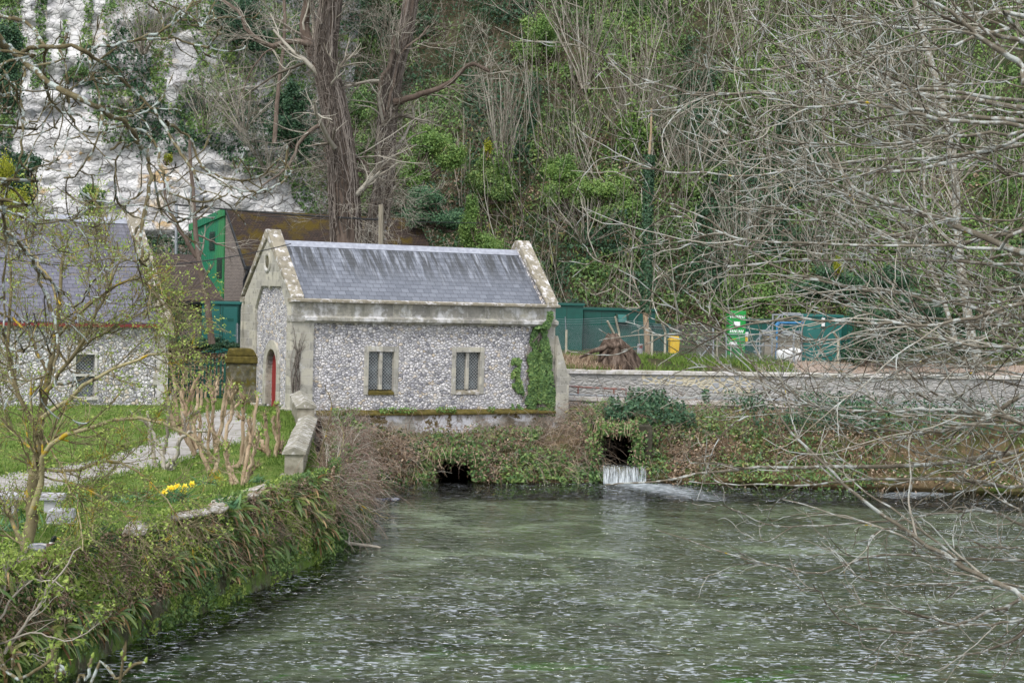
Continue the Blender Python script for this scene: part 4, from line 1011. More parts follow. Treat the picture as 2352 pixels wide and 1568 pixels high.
for i in range(n): e = rng.normal(0, .008); m.box(LW * i / n, LW * (i + 1) / n - .012, -.1 + e, .55, HWALL - .178, HWALL + e)
m.build('coping', M['coping_pale'], bw, bevel=.02)
pp = thing('parapet', 'low pale parapet with a flat white coping over the weir bank', 'parapet')
pts = [P(1262, 908, 76.8), P(1500, 918, 76.2), P(1800, 926, 75.4), P(2352, 943, 74.0), P(2600, 950, 73.4)]
for i, (q0, q1) in enumerate(zip(pts[:-1], pts[1:])):
    d = norm(q1 - q0); nn_ = np.array([-d[1], d[0], 0]); up_ = np.array([0, 0, 1.])
    for nm, w0, w1, z0, z1, mt in (('coping', -.1, .5, -.16, 0, 'coping_pale'), ('wall_face', -.02, .4, -1.0, -.162, 'rubble')):
        m = MB(); prof = [(w0, z0), (w1, z0), (w1, z1), (w0, z1)]
        m.prism(prof, lambda p, q: q0 + nn_ * p + up_ * q + d * .004, lambda p, q: q1 + nn_ * p + up_ * q); m.build(nm, M[mt], pp)
hr = thing('metal_rail', 'thin grey metal rail along the parapet coping', 'railing')
pts = [P(1262, 904, 77.0), P(1500, 912, 76.5), P(1800, 918, 75.9), P(2352, 934, 74.5), P(2600, 941, 74)]
m = MB(); m.path(pts, .035, 6); m.build('rail', M['galv'], hr)
for px, py in ((1300, 906), (1420, 909), (1540, 913), (1700, 915), (1850, 919), (2000, 924), (2160, 928)):
    D = np.interp(px, [1262, 2600], [77.0, 74]); q = P(px, py, D); m = MB(); m.bar(q, q - [0, 0, .3], .03); m.build('post', M['rust'], hr)
rr_ = thing('handrail', 'short rusty red handrail beside the chapel end', 'railing')
m = MB(); m.path([P(1286, 884, 79.2), P(1338, 889, 79.2), P(1439, 894, 79.2)], .04, 6); m.build('rail', M['rust'], rr_)
for px, py in ((1296, 885), (1328, 888), (1410, 893), (1438, 894)):
    q = P(px, py, 79.2); m = MB(); m.bar(q, q - [0, 0, .8], .035); m.build('post', M['rust'], rr_)

# ---------------- culverts and weir
def tunnel(name, label, x0, x1, y, z0, z1, depth, arch=False):
    o = thing(name, label, 'culvert', (0, 0, 0))
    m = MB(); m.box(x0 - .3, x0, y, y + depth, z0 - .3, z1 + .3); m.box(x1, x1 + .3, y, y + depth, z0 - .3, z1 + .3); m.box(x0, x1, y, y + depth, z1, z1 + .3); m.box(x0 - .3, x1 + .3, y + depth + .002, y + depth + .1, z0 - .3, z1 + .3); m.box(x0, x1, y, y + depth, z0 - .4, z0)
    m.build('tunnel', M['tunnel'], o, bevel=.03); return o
q0, q1 = G(998, 1103, 0), G(1088, 1103, 0); zt = P(1040, 1062, q0[1])[2]
tunnel('low_culvert', 'low dark culvert opening at the waterline below the chapel', q0[0], q1[0], q0[1] + .35, -.45, zt, 4.5)
q0, q1 = G(1384, 1108, 0), G(1474, 1108, 0); YW = q0[1]; zt = P(1420, 995, YW + .6)[2]; ZF = P(1430, 1069, YW + .3)[2]
tunnel('weir_culvert', 'dark culvert mouth above the small waterfall', q0[0] - .06, q1[0] + .1, YW + .75, ZF - .25, zt, 6)
def foam_mat(name, cov, stretch):
    k = NT(name); v = k.co(world=True); n_ = k.noise(k.n('Mapping', {'Vector': v, 'Scale': stretch}).outputs[0], 3.6, 6, .72)
    at = k.n('Attribute', attribute_name='cover').outputs['Fac']
    a_ = k.mask(k.math('ADD', k.math('MULTIPLY', n_, 1.7), at), cov + .32, cov + .95)
    k.set('Base Color', k.mix(k.mask(n_, .4, .65), (.27, .32, .36), (.58, .62, .65))); k.set('Roughness', .5); k.set('Alpha', a_); return k.m
M['fall'] = foam_mat('falling water', .66, (4.5, 1, .30)); M['foam'] = foam_mat('foam', 1.0, (.7, 1.6, 1))
def cover_attr(me, val):
    at = me.attributes.new('cover', 'FLOAT', 'POINT'); at.data.foreach_set('value', np.asarray(val, np.float32).ravel())
def waterfall(x0, x1, y, z, label, lean=.35):
    A, B = np.meshgrid(np.linspace(0, 1, 30), np.linspace(0, 1, 16), indexing='ij')
    X = x0 + (x1 - x0) * A; Y = y + .35 - lean * B ** .7 - .25 * np.minimum(1, B * 6) + .04 * (fbm(A * 30, B, 1, 3) - .5); Z = z + .02 - (z + .06) * B ** 1.5
    o = grid_mesh('waterfall', X, Y, Z, M['fall'], kind=None); cover_attr(o.data, .18 + .42 * B); tag(o, label, 'waterfall'); return o
waterfall(q0[0] + .02, q1[0] + .12, YW, ZF, 'small white waterfall pouring from the culvert below the parapet')
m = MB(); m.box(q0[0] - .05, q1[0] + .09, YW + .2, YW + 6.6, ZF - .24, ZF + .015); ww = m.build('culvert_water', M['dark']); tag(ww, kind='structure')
m = MB(); m.box(q0[0] - .1, q1[0] + .2, YW + .14, YW + .3, -.5, ZF - .02); tag(m.build('weir_sill', M['mossy']), 'mossy stone sill behind the small waterfall', 'sill')
q2, q3 = G(2195, 1126, 0), G(2285, 1126, 0); z2 = P(2240, 1088, q2[1])[2]
waterfall(q2[0], q3[0], q2[1], z2, 'second waterfall half hidden by branches on the right', .8)
m = MB(); m.box(q2[0], q3[0], q2[1] + .16, q2[1] + .6, -.5, z2 - .02); tag(m.build('weir_sill', M['mossy']), 'stone sill behind the right waterfall', 'sill')
def foam(px0, py0, px1, py1, wid0, wid1, seed):
    a_, b_ = G(px0, py0, 0), G(px1, py1, 0); d = norm((b_ - a_)[:2]); n_ = np.array([-d[1], d[0]]); Ln = np.linalg.norm((b_ - a_)[:2])
    A, B = np.meshgrid(np.linspace(0, 1, 50), np.linspace(-1, 1, 24), indexing='ij'); wd = wid0 + (wid1 - wid0) * A
    X = a_[0] + d[0] * A * Ln + n_[0] * B * wd; Y = a_[1] + d[1] * A * Ln + n_[1] * B * wd
    o = grid_mesh('foam', X, Y, .012 + 0 * X, M['foam'], kind='stuff'); cover_attr(o.data, 1.08 - A * .55 - np.abs(B) ** 2 * .5); return o
foam(1424, 1101, 1650, 1152, 1.15, 2.0, 1); foam(2265, 1118, 2030, 1142, .7, 1.6, 2)

# ---------------- poles and cables
def pole(name, label, px, yb, yt, D, r, mat, cat='pole'):
    q0, q1 = P(px, yb, D), P(px + (yb - yt) * -.0, yt, D); o = thing(name, label, cat, q0)
    m = MB(); m.bar((0, 0, -1), tuple(q1 - q0), r, 10, r * .85); m.build('pole', M[mat], o); return o, q1 - q0
o, t = pole('wooden_pole', 'weathered wooden pole behind the chapel ridge', 875, 640, 470, 79, .13, 'wood')
m = MB()
for i in range(7): zz = t[2] - .6 - i * .38; m.bar((-.13, -.02, zz), (-.2, -.04, zz), .015); m.bar((.12, -.02, zz - .2), (.19, -.04, zz - .2), .015)
m.build('step_iron', M['galv'], o)
pole('steel_pole', 'slim grey steel pole against the chalk left of the green cladding', 405, 640, 470, 95, .09, 'galv')
def cable(label, pts, D0, D1, r, sag):
    n = 40; out = []
    for i in range(n):
        t = i / (n - 1); px = pts[0][0] + (pts[1][0] - pts[0][0]) * t; py = pts[0][1] + (pts[1][1] - pts[0][1]) * t + 4 * sag * t * (1 - t); out.append(P(px, py, D0 + (D1 - D0) * t))
    br = BR(); br.add(np.array(out)[None], np.full((1, n), r), 5); tag(br.build('power_cable', M['black']), label, 'cable', 'overhead cables')
cable('thick black cable running over the mossy roof to the wooden pole', ((402, 470), (878, 505)), 94.5, 79, .045, 3)
cable('thin cable sagging past the chapel roundel to the left', ((-20, 588), (668, 560)), 60, 69, .02, 38)
cable('thin cable crossing below the mossy roof ridge', ((405, 484), (1100, 512)), 94.5, 88, .02, 5)

# ---------------- things on the lawn
q = G(95, 1205, 2.2)
sb = thing('stone_slab', 'pale grey slab lying tilted on the lawn behind the leafy trunk', 'slab', (G(100, 1203, 2.18)[0], G(100, 1203, 2.18)[1], 2.16), .1)
s_ = G(100, 1203, 2.18)[1] / F; m = MB(); m.prism_b([(0, 0), (.62, 0), (.60, .06), (.02, .06)], 0, .6); m.prism_b([(.02, .06), (.60, .06), (.56, .30), (.08, .30)], .05, .5); m.build('slab_top', M['slab'], sb, bevel=.02)
q = G(-10, 1180, 2.2); bn = thing('stone_bench', 'low pale stone bench on the lawn at the left edge', 'bench', (q[0], q[1], 2.16), .08)
Wd = 150 * q[1] / F; m = MB(); m.box(0, Wd, 0, .55, .34, .46); m.build('seat', M['slab'], bn, bevel=.02)
for x in (.1, Wd - .4): m = MB(); m.box(x, x + .3, .08, .47, -.1, .338); m.build('leg', M['slab'], bn, bevel=.02)
# loose coping stones along the lawn edge
for i, (px, py, ln, lb) in enumerate(((600, 1128, 1.5, 'mossy flat coping stone nearest the stepped wall end'), (548, 1148, 1.6, 'cracked pale coping stone with a yellow lichen edge'), (505, 1168, .9, 'loose tilted coping slab with broken end'), (428, 1186, 1.3, 'pale mortar-covered coping stone sunk into the grass'), (320, 1216, 1.1, 'small rubble coping stone among the ferns'))):
    q = G(px, py, 2.22); st = MB(); n = 7
    base = [(-.26, 0), (.22, 0), (.27, .06), (.1, .13), (-.15, .12)]
    st.prism([(a_ * rng.uniform(.85, 1.1), b_ * rng.uniform(.9, 1.2)) for a_, b_ in base], lambda p, q_: (p, -ln / 2, q_), lambda p, q_: (p + .03, ln / 2, q_ + .02))
    o = st.build('coping_stone', M['loose'], bevel=.02); o.location = (q[0] - .1, q[1], 2.18); o.rotation_euler = (0, .06 * (-1) ** i, -.22 + .1 * i * (-1) ** i); tag(o, lb, 'stone', 'coping stones')
# uprooted stump behind the back wall
q = P(1405, 846, 84.2); st = thing('tree_stump', 'weathered uprooted tree stump lying among dry grass', 'stump', (q[0], q[1] - .9, q[2])); st.scale = (1.15, 1.0, 1.3)
V = []; nu, nv = 26, 14
for i in range(nu):
    for j in range(nv):
        th_ = 2 * math.pi * i / nu; s_ = j / (nv - 1); r_ = (.75 * (1 - s_) ** .8 + .16) * (1 + .38 * (vnoise(th_ * 2.2, s_ * 3, 1.3, 5) - .5) + .12 * math.sin(th_ * 5 + s_ * 3))
        V.append((.25 - s_ * .30 + r_ * math.cos(th_) * 1.25, r_ * math.sin(th_) * .8, -.1 + s_ * 1.35 + .1 * math.sin(th_ * 3)))
Fq = [(i * nv + j, ((i + 1) % nu) * nv + j, ((i + 1) % nu) * nv + j + 1, i * nv + j + 1) for i in range(nu) for j in range(nv - 1)] + [[i * nv + nv - 1 for i in range(nu)]]
MB().add(V, Fq).build('stump_body', M['stump'], st, smooth=True)
br = BR(); sr = np.random.default_rng(5)
P0 = np.array([smooth_path([(.1, -.2, .9), (.1 + dx * .5, -.45, .7 + dz * .3), (.1 + dx, -.5 + .2 * abs(dx), .3 + dz)], 8, .03, sr) for dx, dz in ((-1.0, .35), (-.8, -.2), (.5, -.3), (.8, -.35), (-1.5, .1), (-.5, .5), (.3, .4))])
br.add(P0, np.linspace(.14, .04, 8)[None] * np.ones((7, 1)), 7); br.build('root', M['stump'], st)
# post standing in the water, driftwood
q = G(2099, 1226, 0); m = MB(); m.bar((q[0], q[1], -.8), (q[0] + .02, q[1], P(2099, 1202, q[1])[2]), .07, 8, .06); m.bar((q[0] + .02, q[1], P(2099, 1202, q[1])[2]), (q[0] + .02, q[1], P(2099, 1200, q[1])[2] + .02), .06, 8, .03)
tag(m.build('wooden_post', M['bark']), 'short dark wooden post standing in the water on the right', 'post')
q = G(792, 1256, 0); br = BR(); br.add(np.array([smooth_path([(q[0] - .1, q[1], .12), (q[0] + .5, q[1] + .1, .06), (q[0] + 1.0, q[1], .02)], 10, .012)]), np.linspace(.06, .035, 10)[None], 6)
br.add(np.array([smooth_path([(q[0] + .1, q[1], .1), (q[0] + .12, q[1], .35), (q[0] + .2, q[1], .5)], 10, .01), smooth_path([(q[0] + .4, q[1], .05), (q[0] + .42, q[1], .0), (q[0] + .45, q[1] - .1, -.2)], 10, .01)]), np.linspace(.03, .012, 10)[None] * np.ones((2, 1)), 5)
tag(br.build('driftwood', M['twig']), 'grey driftwood stick caught at the corner of the bank wall', 'driftwood')

# ================================================================== VEGETATION
def hill_frame(x, s):
    p = hill_xyz(x, s); e = .25
    dx = hill_xyz(x + e, s) - p; ds = hill_xyz(x, s + e) - p
    n = norm(np.cross(dx, ds)); n = np.where(n[:, 1:2] > 0, -n, n)
    return p, n
def hill_sd(px, py):
    """point of the hillside seen at a pixel: march the sight line"""
    r = ray(px, py); D = np.linspace(90, 160, 1400); p = EYE + r[None] * (D / r[1])[:, None]
    s = p[:, 2] - 3.6; y = hill_xyz(p[:, 0], np.maximum(s, 0))[:, 1]; i = np.argmax((p[:, 1] >= y) & (s >= 0)); return p[i]
vr = np.random.default_rng(21)

# ---- hillside: ivy and evergreen ground cover
def scatter_hill(n, x0=-44, x1=44, smax=38):
    x = vr.uniform(x0, x1, n); s = smax * vr.uniform(0, 1, n) ** 1.1
    p, nn = hill_frame(x, s); return x, s, p, nn
x, s, p, nn = scatter_hill(620000)
ch_ = is_chalk(p); vis = fbm(x, s, .22, 81, 4); vis2 = fbm(x, s, .5, 87, 3)
mound = (fbm(x, s, .45, 91, 3) ** 2) * 2.6
left = sstep(-x, 8, 13)
wt = sstep(vis + .14 * left + .12 * (vis2 - .5), .36, .54)
keep = (~ch_) & (vr.uniform(0, 1, len(x)) < np.maximum(.22 + .78 * wt, .62 * left))
off = mound * vr.uniform(.0, 1, len(x)) ** .5 * np.where(left > .5, .55, 1)
p2 = p + nn * off[:, None]
tone = fbm(x, s, .16, 97, 3) - .04 * left
for nm, mt, sel, sz in (('hillside_ivy', 'ivy', keep & (tone < .56) & (tone > .38), .19), ('hillside_evergreens', 'ivy_dark', keep & (tone <= .38), .19), ('hillside_undergrowth', 'ivy_bright', keep & (tone >= .56), .18)):
    lf = LF().add(leaf_quads(p2[sel], np.full(sel.sum(), sz), nn[sel] * .9, 1.0, .7, vr)); tag(lf.build(nm, M[mt]), kind='stuff')
# ferns and leaf litter on the lower slope
x, s, p, nn = scatter_hill(9000, -6, 36, 15); k_ = fbm(x, s, .3, 61, 3) > .47; d = nn[k_] * .6 + [0, -.2, .5]
tag(LF().add(straps(p[k_] + nn[k_] * .1, d, .85, .045, 2.0, vr)).build('hillside_ferns', M['fern']), kind='stuff')
x, s, p, nn = scatter_hill(26000, -14, 40, 14); k_ = (fbm(x, s, .35, 63, 3) > .5) & ~is_chalk(p)
tag(LF().add(leaf_quads(p[k_] + nn[k_] * .12, np.full(k_.sum(), .17), nn[k_], .8, .7, vr)).build('leaf_litter', M['dead']), kind='stuff')
# ---- hillside: bare thicket of stems
def thicket(n, x0, x1, smax, mat, L, r, name, up=.18, lean=.55, seed=0, bend=.13, hang=False):
    g = np.random.default_rng(100 + seed); x = g.uniform(x0, x1, n); s = smax * g.uniform(0, 1, n); k_ = fbm(x, s, .25, 120 + seed, 3) > .42
    x, s = x[k_], s[k_]; p, nn = hill_frame(x, s); c = is_chalk(p); p, nn = p[~c], nn[~c]; n = len(p); K = 7
    d = norm(nn * lean + np.array([0, 0, .55]) + g.normal(0, .55, (n, 3))); ln = g.uniform(L[0], L[1], n)
    out = np.empty((n, K, 3)); out[:, 0] = p
    for k in range(1, K):
        d = norm(d + g.normal(0, bend, (n, 3)) + [0, 0, up if not hang else -up]); out[:, k] = out[:, k - 1] + d * (ln / (K - 1))[:, None]
    rad = (g.uniform(r[0], r[1], n))[:, None] * np.linspace(1, .35, K)[None]
    b = BR().add(out, rad, 3); q, qr = grow(out, rad, 4, .25, .95, (L[0] * .3, L[1] * .45), (.3, .9), .12, .05, 5, .6, .4, g, .006); b.add(q, qr, 3)
    tag(b.build(name, M[mat]), kind='stuff')
thicket(2600, -44, 44, 36, 'twig', (1.2, 4.2), (.012, .032), 'hillside_thicket', seed=1)
thicket(2600, -26, 10, 34, 'twig_red', (1.0, 3.4), (.010, .022), 'hillside_brambles', up=.05, seed=2, bend=.2)
thicket(2200, -44, 44, 30, 'straw', (.8, 2.2), (.008, .016), 'dead_stalks', up=.12, seed=3, hang=True)
thicket(1500, 0, 44, 38, 'twig', (4, 9), (.025, .05), 'sapling_stand', up=.35, lean=.15, seed=4, bend=.07)

# ---- trees that can be told apart
def tree_from(name, label, stems, D, mats, crown, cat='tree', group=None, leaf=None, seed=0, tl='trunk'):
    """stems: list of (pixel path, r0, r1[, dDepth]) surveyed at depth D"""
    g = np.random.default_rng(500 + seed)
    base = P(*stems[0][0][0], D); o = thing(name, label, cat, base, 0, group)
    K = 14; pts, rads = [], []
    for st in stems:
        dd = st[3] if len(st) > 3 else g.uniform(-1, 1); n = len(st[0])
        w3 = np.array([P(px, py, D + dd * i / max(1, n - 1)) for i, (px, py) in enumerate(st[0])]) - base
        pts.append(smooth_path(w3, K, .0, g)); rads.append(np.interp(np.linspace(0, 1, K), [0, 1], [st[1], st[2]]))
    pts, rads = np.array(pts), np.array(rads)
    pj = pts.copy(); pj[:, 1:] += g.normal(0, .02, pj[:, 1:].shape)
    BR().add(pj, rads, 8 if rads.max() > .1 else 5).build(tl, M[mats[0]], o)
    cur, cr = pts, rads; b = BR(); ends = []
    for (n, t0, t1, L, ang, bend, up, rr) in crown:
        cur, cr = grow(cur, cr, n, t0, t1, L, ang, bend, up, 7, rr, .35, g, .006); b.add(cur, cr, 4 if cr.max() > .03 else 3); ends.append(cur)
    if crown: b.build('crown', M[mats[1]], o)
    return o, pts, rads, ends, g
def clump(name, label, lobes, D, mat, n, size, cat='shrub', group=None, seed=0, depth=.8, stems='bark', hang=0.0):
    """evergreen or leafy bush: lobes are (px, py, rx, ry) in survey pixels at depth D"""
    g = np.random.default_rng(900 + seed); q = [(P(a, b_, D), c * D / F, d_ * D / F) for a, b_, c, d_ in lobes]
    low = min(range(len(q)), key=lambda i: q[i][0][2] - q[i][2]); base = q[low][0] - [0, 0, q[low][2]]
    o = thing(name, label, cat, base, 0, group); area = np.array([c * d_ for _, c, d_ in q]); area /= area.sum(); lf = LF(); st = []
    for (cen, rx, rz), a in zip(q, area):
        size_, n_ = size * .74, n * 1.8; m_ = max(6, int(34 * a ** .5)); cc = norm(g.normal(size=(m_, 3))) * g.uniform(.35, .95, m_)[:, None] * [rx, rx * depth, rz] + cen - base
        k_ = int(n_ * a); ci = g.integers(0, m_, k_); pos = cc[ci] + g.normal(0, 1, (k_, 3)) * np.array([rx, rx * depth, rz]) * .20
        lf.add(leaf_quads(pos, np.full(k_, size_), norm(pos - (cen - base)) * .7 + [0, -.2, .35], 1.0, .65, g, hang))
        for c_ in cc[:10]: st.append(smooth_path([g.normal(0, .1, 3) * [1, 1, 0], (c_ * .5 + g.normal(0, .1, 3)), c_], 7, .0, g))
    st = np.array(st); BR().add(st, np.linspace(.05, .012, 7)[None] * np.ones((len(st), 1)), 4).build('stems', M[stems], o)
    lf.build('foliage', M[mat], o); return o

# two huge trunks wrapped in old ivy stems
def wrapped(label, stems, D, seed, nv=150):
    o, pts, rads, ends, g = tree_from('old_tree', label, stems, D, ('bark', 'twig'), [(9, .12, 1, (2.0, 5.0), (.5, 1.3), .16, .02, .30), (7, .2, 1, (.8, 2.4), (.3, 1.0), .16, .03, .5), (4, .2, 1, (.4, 1.2), (.3, 1.0), .16, .03, .55)], seed=seed, group='huge ivy-wrapped trees')
    K = 22; t = np.linspace(0, 13, K); out = []
    for i in range(nv):
        a = g.uniform(0, 2 * np.pi) + np.cumsum(g.normal(0, .10, K)); lo, hi = sorted(g.uniform(0, .8, 2)); tt = np.linspace(lo * 11, min(12.9, (hi + .25) * 12), K)
        c = np.stack([np.interp(tt, np.arange(14), pts[0][:, j]) for j in range(3)], -1); r_ = np.interp(tt, np.arange(14), rads[0]) * g.uniform(1.0, 1.14)
        out.append(c + np.stack([np.cos(a) * r_, np.sin(a) * r_, np.zeros(K)], -1))
    out = np.array(out); b = BR().add(out, g.uniform(.014, .038, (nv, 1)) * np.ones((1, K)), 4)
    q, qr = grow(out, np.full((nv, K), .02), 6, .05, .95, (.3, 1.3), (.5, 1.4), .25, -.08, 6, .6, .4, g, .008); b.add(q, qr, 3); q, qr = grow(q, qr, 2, .3, 1, (.2, .7), (.4, 1.2), .22, -.03, 5, .8, .6, g, .007); b.add(q, qr, 3)
    b.build('ivy_stems', M['vine'], o); return o
big1 = [([(797, 575), (792, 480), (788, 400), (778, 310), (762, 215), (745, 140), (752, 60), (765, -40), (770, -140)], .70, .42, -1.0), ([(742, 150), (715, 112), (700, 60), (712, -20)], .36, .2), ([(740, 110), (700, 98), (659, 96), (619, 106), (571, 73), (549, 29), (490, -10)], .16, .07),
        ([(752, 280), (732, 289), (690, 322), (674, 362), (650, 395), (600, 430)], .12, .04), ([(780, 372), (805, 362), (835, 372), (850, 400)], .12, .07), ([(790, 421), (786, 461), (800, 487), (809, 505)], .035, .02, -1.5)]
wrapped('thickest ivy-wrapped trunk rising behind the left half of the chapel roof', big1, 83, 1, 190)
big2 = [([(850, 580), (868, 500), (882, 420), (886, 330), (892, 250), (908, 160), (930, 80), (945, -10), (960, -120)], .52, .30, 1.0), ([(905, 235), (940, 227), (970, 216), (1035, 190), (1079, 146), (1123, 165)], .18, .08), ([(882, 270), (870, 225), (878, 179), (896, 146), (905, 80)], .13, .07),
        ([(889, 253), (905, 190), (922, 121), (960, 90), (985, 60)], .08, .04), ([(838, 395), (810, 382), (770, 366), (735, 370)], .10, .04), ([(835, 431), (858, 433), (864, 450)], .03, .02, -2), ([(842, 459), (852, 478), (870, 500)], .03, .02, -2)]
wrapped('second ivy-wrapped trunk leaning right beside the wooden pole', big2, 86, 2, 150)
TW = [(7, .25, 1, (1.0, 2.6), (.35, .95), .13, .06, .5), (5, .2, 1, (.5, 1.3), (.3, .9), .14, .04, .55)]
o, pts, rads, ends, g = tree_from('vine_tree', 'thin dark tree wrapped in vines standing before the green cladding', [([(487, 790), (478, 720), (466, 640), (452, 560), (446, 480), (440, 400), (436, 320)], .17, .07, 0), ([(452, 590), (430, 555), (408, 520), (385, 470), (375, 420)], .12, .05), ([(470, 620), (430, 600), (360, 598)], .05, .02), ([(455, 540), (500, 560), (540, 575)], .05, .02)], 79, ('bark', 'twig'), TW, seed=3)
o, pts, rads, ends, g = tree_from('ivied_tree', 'slim straight trunk sleeved in ivy behind the mesh fence', [([(1489, 836), (1486, 760), (1483, 700), (1486, 600), (1488, 500), (1490, 420), (1492, 350), (1496, 250)], .17, .05, 0)], 90.3, ('twig_tan', 'twig'), [(12, .2, 1, (1.0, 3.2), (.5, 1.2), .12, .02, .4), (5, .2, 1, (.5, 1.4), (.3, .9), .14, .03, .55)], seed=4)
t_ = g.uniform(3.2, 11, 5200); c = np.stack([np.interp(t_, np.arange(14), pts[0][:, j]) for j in range(3)], -1); a = g.uniform(0, 2 * np.pi, 5200); r_ = .16 + .10 * g.uniform(0, 1, 5200) * (1 + vnoise(t_, a, 2, 4))
LF().add(leaf_quads(c + np.stack([np.cos(a) * r_, np.sin(a) * r_, 0 * a], -1), np.full(5200, .12), np.stack([np.cos(a), np.sin(a), 0 * a], -1), .6, .8, g)).build('ivy_sleeve', M['ivy_dark'], o)
# coppiced clumps on the slope
def coppice(label, base, tips, n, seed, ivy=0, mat='twig', r=(.032, .06), tw='twig', group='coppiced clumps on the slope'):
    g = np.random.default_rng(700 + seed); w0 = hill_sd(*base); D = w0[1] - .6; st = []
    for i in range(n):
        u = (i + g.uniform(-.3, .3)) / max(1, n - 1); tx = tips[0] + (tips[1] - tips[0]) * u; ty = tips[2] + (tips[3] - tips[2]) * g.uniform(0, 1) + abs(u - .5) * tips[4]
        bx = base[0] + (u - .5) * 16; md = ((bx * .55 + tx * .45) + g.uniform(-6, 6), base[1] * .5 + ty * .5)
        st.append(([(bx, base[1] + 4), ((bx * 2 + md[0]) / 3 + g.uniform(-3, 3), base[1] * .8 + ty * .2), md, (tx, ty)], g.uniform(*r), .02, g.uniform(-2.5, .5)))
    o, pts, rads, ends, g = tree_from('coppiced_tree', label, st, D, (mat, tw), [(5, .35, 1, (.8, 2.6), (.2, .6), .08, .10, .5), (4, .2, 1, (.4, 1.2), (.25, .7), .1, .08, .55)], seed=seed, group=group, tl='stems')
    if ivy:
        ii = g.integers(0, n, ivy); t_ = g.uniform(0, 8.5, ivy) * g.uniform(.3, 1, n)[ii]; c = np.stack([np.array([np.interp(a, np.arange(14), pts[i][:, j]) for i, a in zip(ii, t_)]) for j in range(3)], -1)
        sp = np.interp(t_, [0, 9], [.42, .12])[:, None]; LF().add(leaf_quads(c + g.normal(0, 1, (ivy, 3)) * sp, np.full(ivy, .19), None, 1, .75, g)).build('ivy', M['ivy_bright'], o)
    return o
coppice('wide fan of pale coppice stems hung with bright ivy above the long cabinet', (1455, 335), (1360, 1660, 0, 120, 260), 24, 1, 5200)
coppice('tall bundle of straight pale stems left of the ivy column', (1150, 395), (1100, 1215, 110, 200, 30), 13, 2, 500)
coppice('two-stemmed young tree curving up from the slope above the chapel ridge', (1065, 470), (1030, 1085, 240, 320, 20), 4, 3, 0)
coppice('sparse stems with an ivied foot between the two wrapped trunks and the ivy column', (1155, 445), (1120, 1200, 230, 330, 10), 7, 4, 1500)
coppice('upright grey poles near the top right of the slope', (1720, 200), (1650, 1800, -80, 20, 20), 12, 5, 1200)
coppice('thin leaning stems high above the ivy column', (1345, 200), (1240, 1420, -60, 40, 40), 12, 6, 0)
coppice('low arching bare bush on the slope over the tall cabinet', (1345, 560), (1240, 1450, 420, 490, 60), 12, 7, 0, r=(.025, .05))
coppice('spreading stems right of the ivy-sleeved trunk', (1580, 430), (1500, 1700, 240, 330, 80), 14, 8, 400)
coppice('grey stems leaning over the chalk beside the dark yew', (560, 300), (430, 640, 90, 200, 80), 14, 9, 0, r=(.03, .06))
coppice('bare bush on the chalk ledge above the green cladding', (620, 400), (520, 720, 240, 330, 60), 14, 10, 0, r=(.03, .05), mat='twig')
coppice('thin stems on the ledge between the two strips of bare chalk', (470, 300), (400, 520, 150, 230, 40), 9, 11, 200, r=(.03, .05), mat='twig')
coppice('hazel-like clump behind the kiosk', (1700, 600), (1600, 1830, 380, 470, 60), 14, 12, 300, r=(.03, .05))
coppice('bare clump at the foot of the slope right of the kiosk', (1900, 640), (1800, 2010, 450, 540, 50), 12, 13, 0, r=(.03, .05))
coppice('dense bare clump high on the far right', (2080, 330), (1950, 2250, 60, 180, 60), 18, 14, 0, r=(.04, .07))
coppice('brown clump above the left chalk face', (330, 120), (260, 420, -60, 40, 50), 12, 15, 0, r=(.03, .05), mat='twig')
coppice('bare clump over the wooden pole', (960, 380), (880, 1060, 200, 280, 60), 12, 16, 0, r=(.03, .05), mat='twig')
tree_from('pale_tree', 'pale grey trunk leaning left on the right side of the slope', [([(2250, 850), (2225, 740), (2205, 600), (2195, 460), (2185, 330), (2150, 180), (2110, 40), (2080, -80)], .24, .12, 1)], 82, ('lichen_bark', 'twig'), [(10, .3, 1, (1.5, 4), (.5, 1.1), .12, .05, .35)] + TW, seed=31)
tree_from('pale_tree', 'thin pale trunk crossing in front of the leaning grey trunk', [([(2195, 780), (2170, 700), (2135, 600), (2125, 480), (2120, 350)], .13, .06, 1)], 84, ('lichen_bark', 'twig'), [(9, .3, 1, (1.0, 3), (.5, 1.1), .12, .05, .4)] + TW, seed=32)
tree_from('bare_tree', 'dark bare tree reaching down over the chalk from the top edge', [([(630, 330), (640, 200), (655, 60), (650, -60)], .14, .08, 1), ([(652, 100), (600, 130), (560, 200), (545, 260)], .06, .03)], 100, ('bark', 'twig'), [(11, .15, 1, (1.2, 3.2), (.5, 1.2), .14, -.02, .4)] + TW, seed=33)
# evergreen and leafy bushes on the slope
clump('yew_bush', 'dark blue-green yew bush left of the thickest trunk', [(672, 235, 36, 45), (660, 290, 48, 40), (690, 320, 34, 36)], 103, 'ivy_dark', 9000, .20, seed=1)
clump('dark_evergreen', 'dark evergreen at the top edge above the narrow chalk strip', [(545, 40, 60, 50), (590, 90, 45, 35)], 108, 'ivy_dark', 8000, .22, seed=2)
clump('dark_evergreen', 'dark evergreen hugging the left edge beside the chalk', [(12, 110, 40, 60), (18, 200, 34, 60)], 98, 'ivy_dark', 5000, .2, seed=3)
clump('dark_evergreen', 'low dark evergreen at the foot of the chalk near the left edge', [(40, 420, 44, 40), (60, 370, 30, 30)], 98, 'ivy_dark', 3600, .2, seed=21)
o = clump('ivy_column', 'tall column of bright ivy smothering a tree high on the slope', [(1238, 62, 38, 40), (1218, 120, 36, 32), (1262, 100, 30, 34), (1232, 180, 36, 38), (1268, 210, 32, 34), (1240, 245, 44, 36), (1290, 170, 30, 28)], 112, 'ivy_bright', 15000, .20, cat='ivy-clad tree', seed=4)
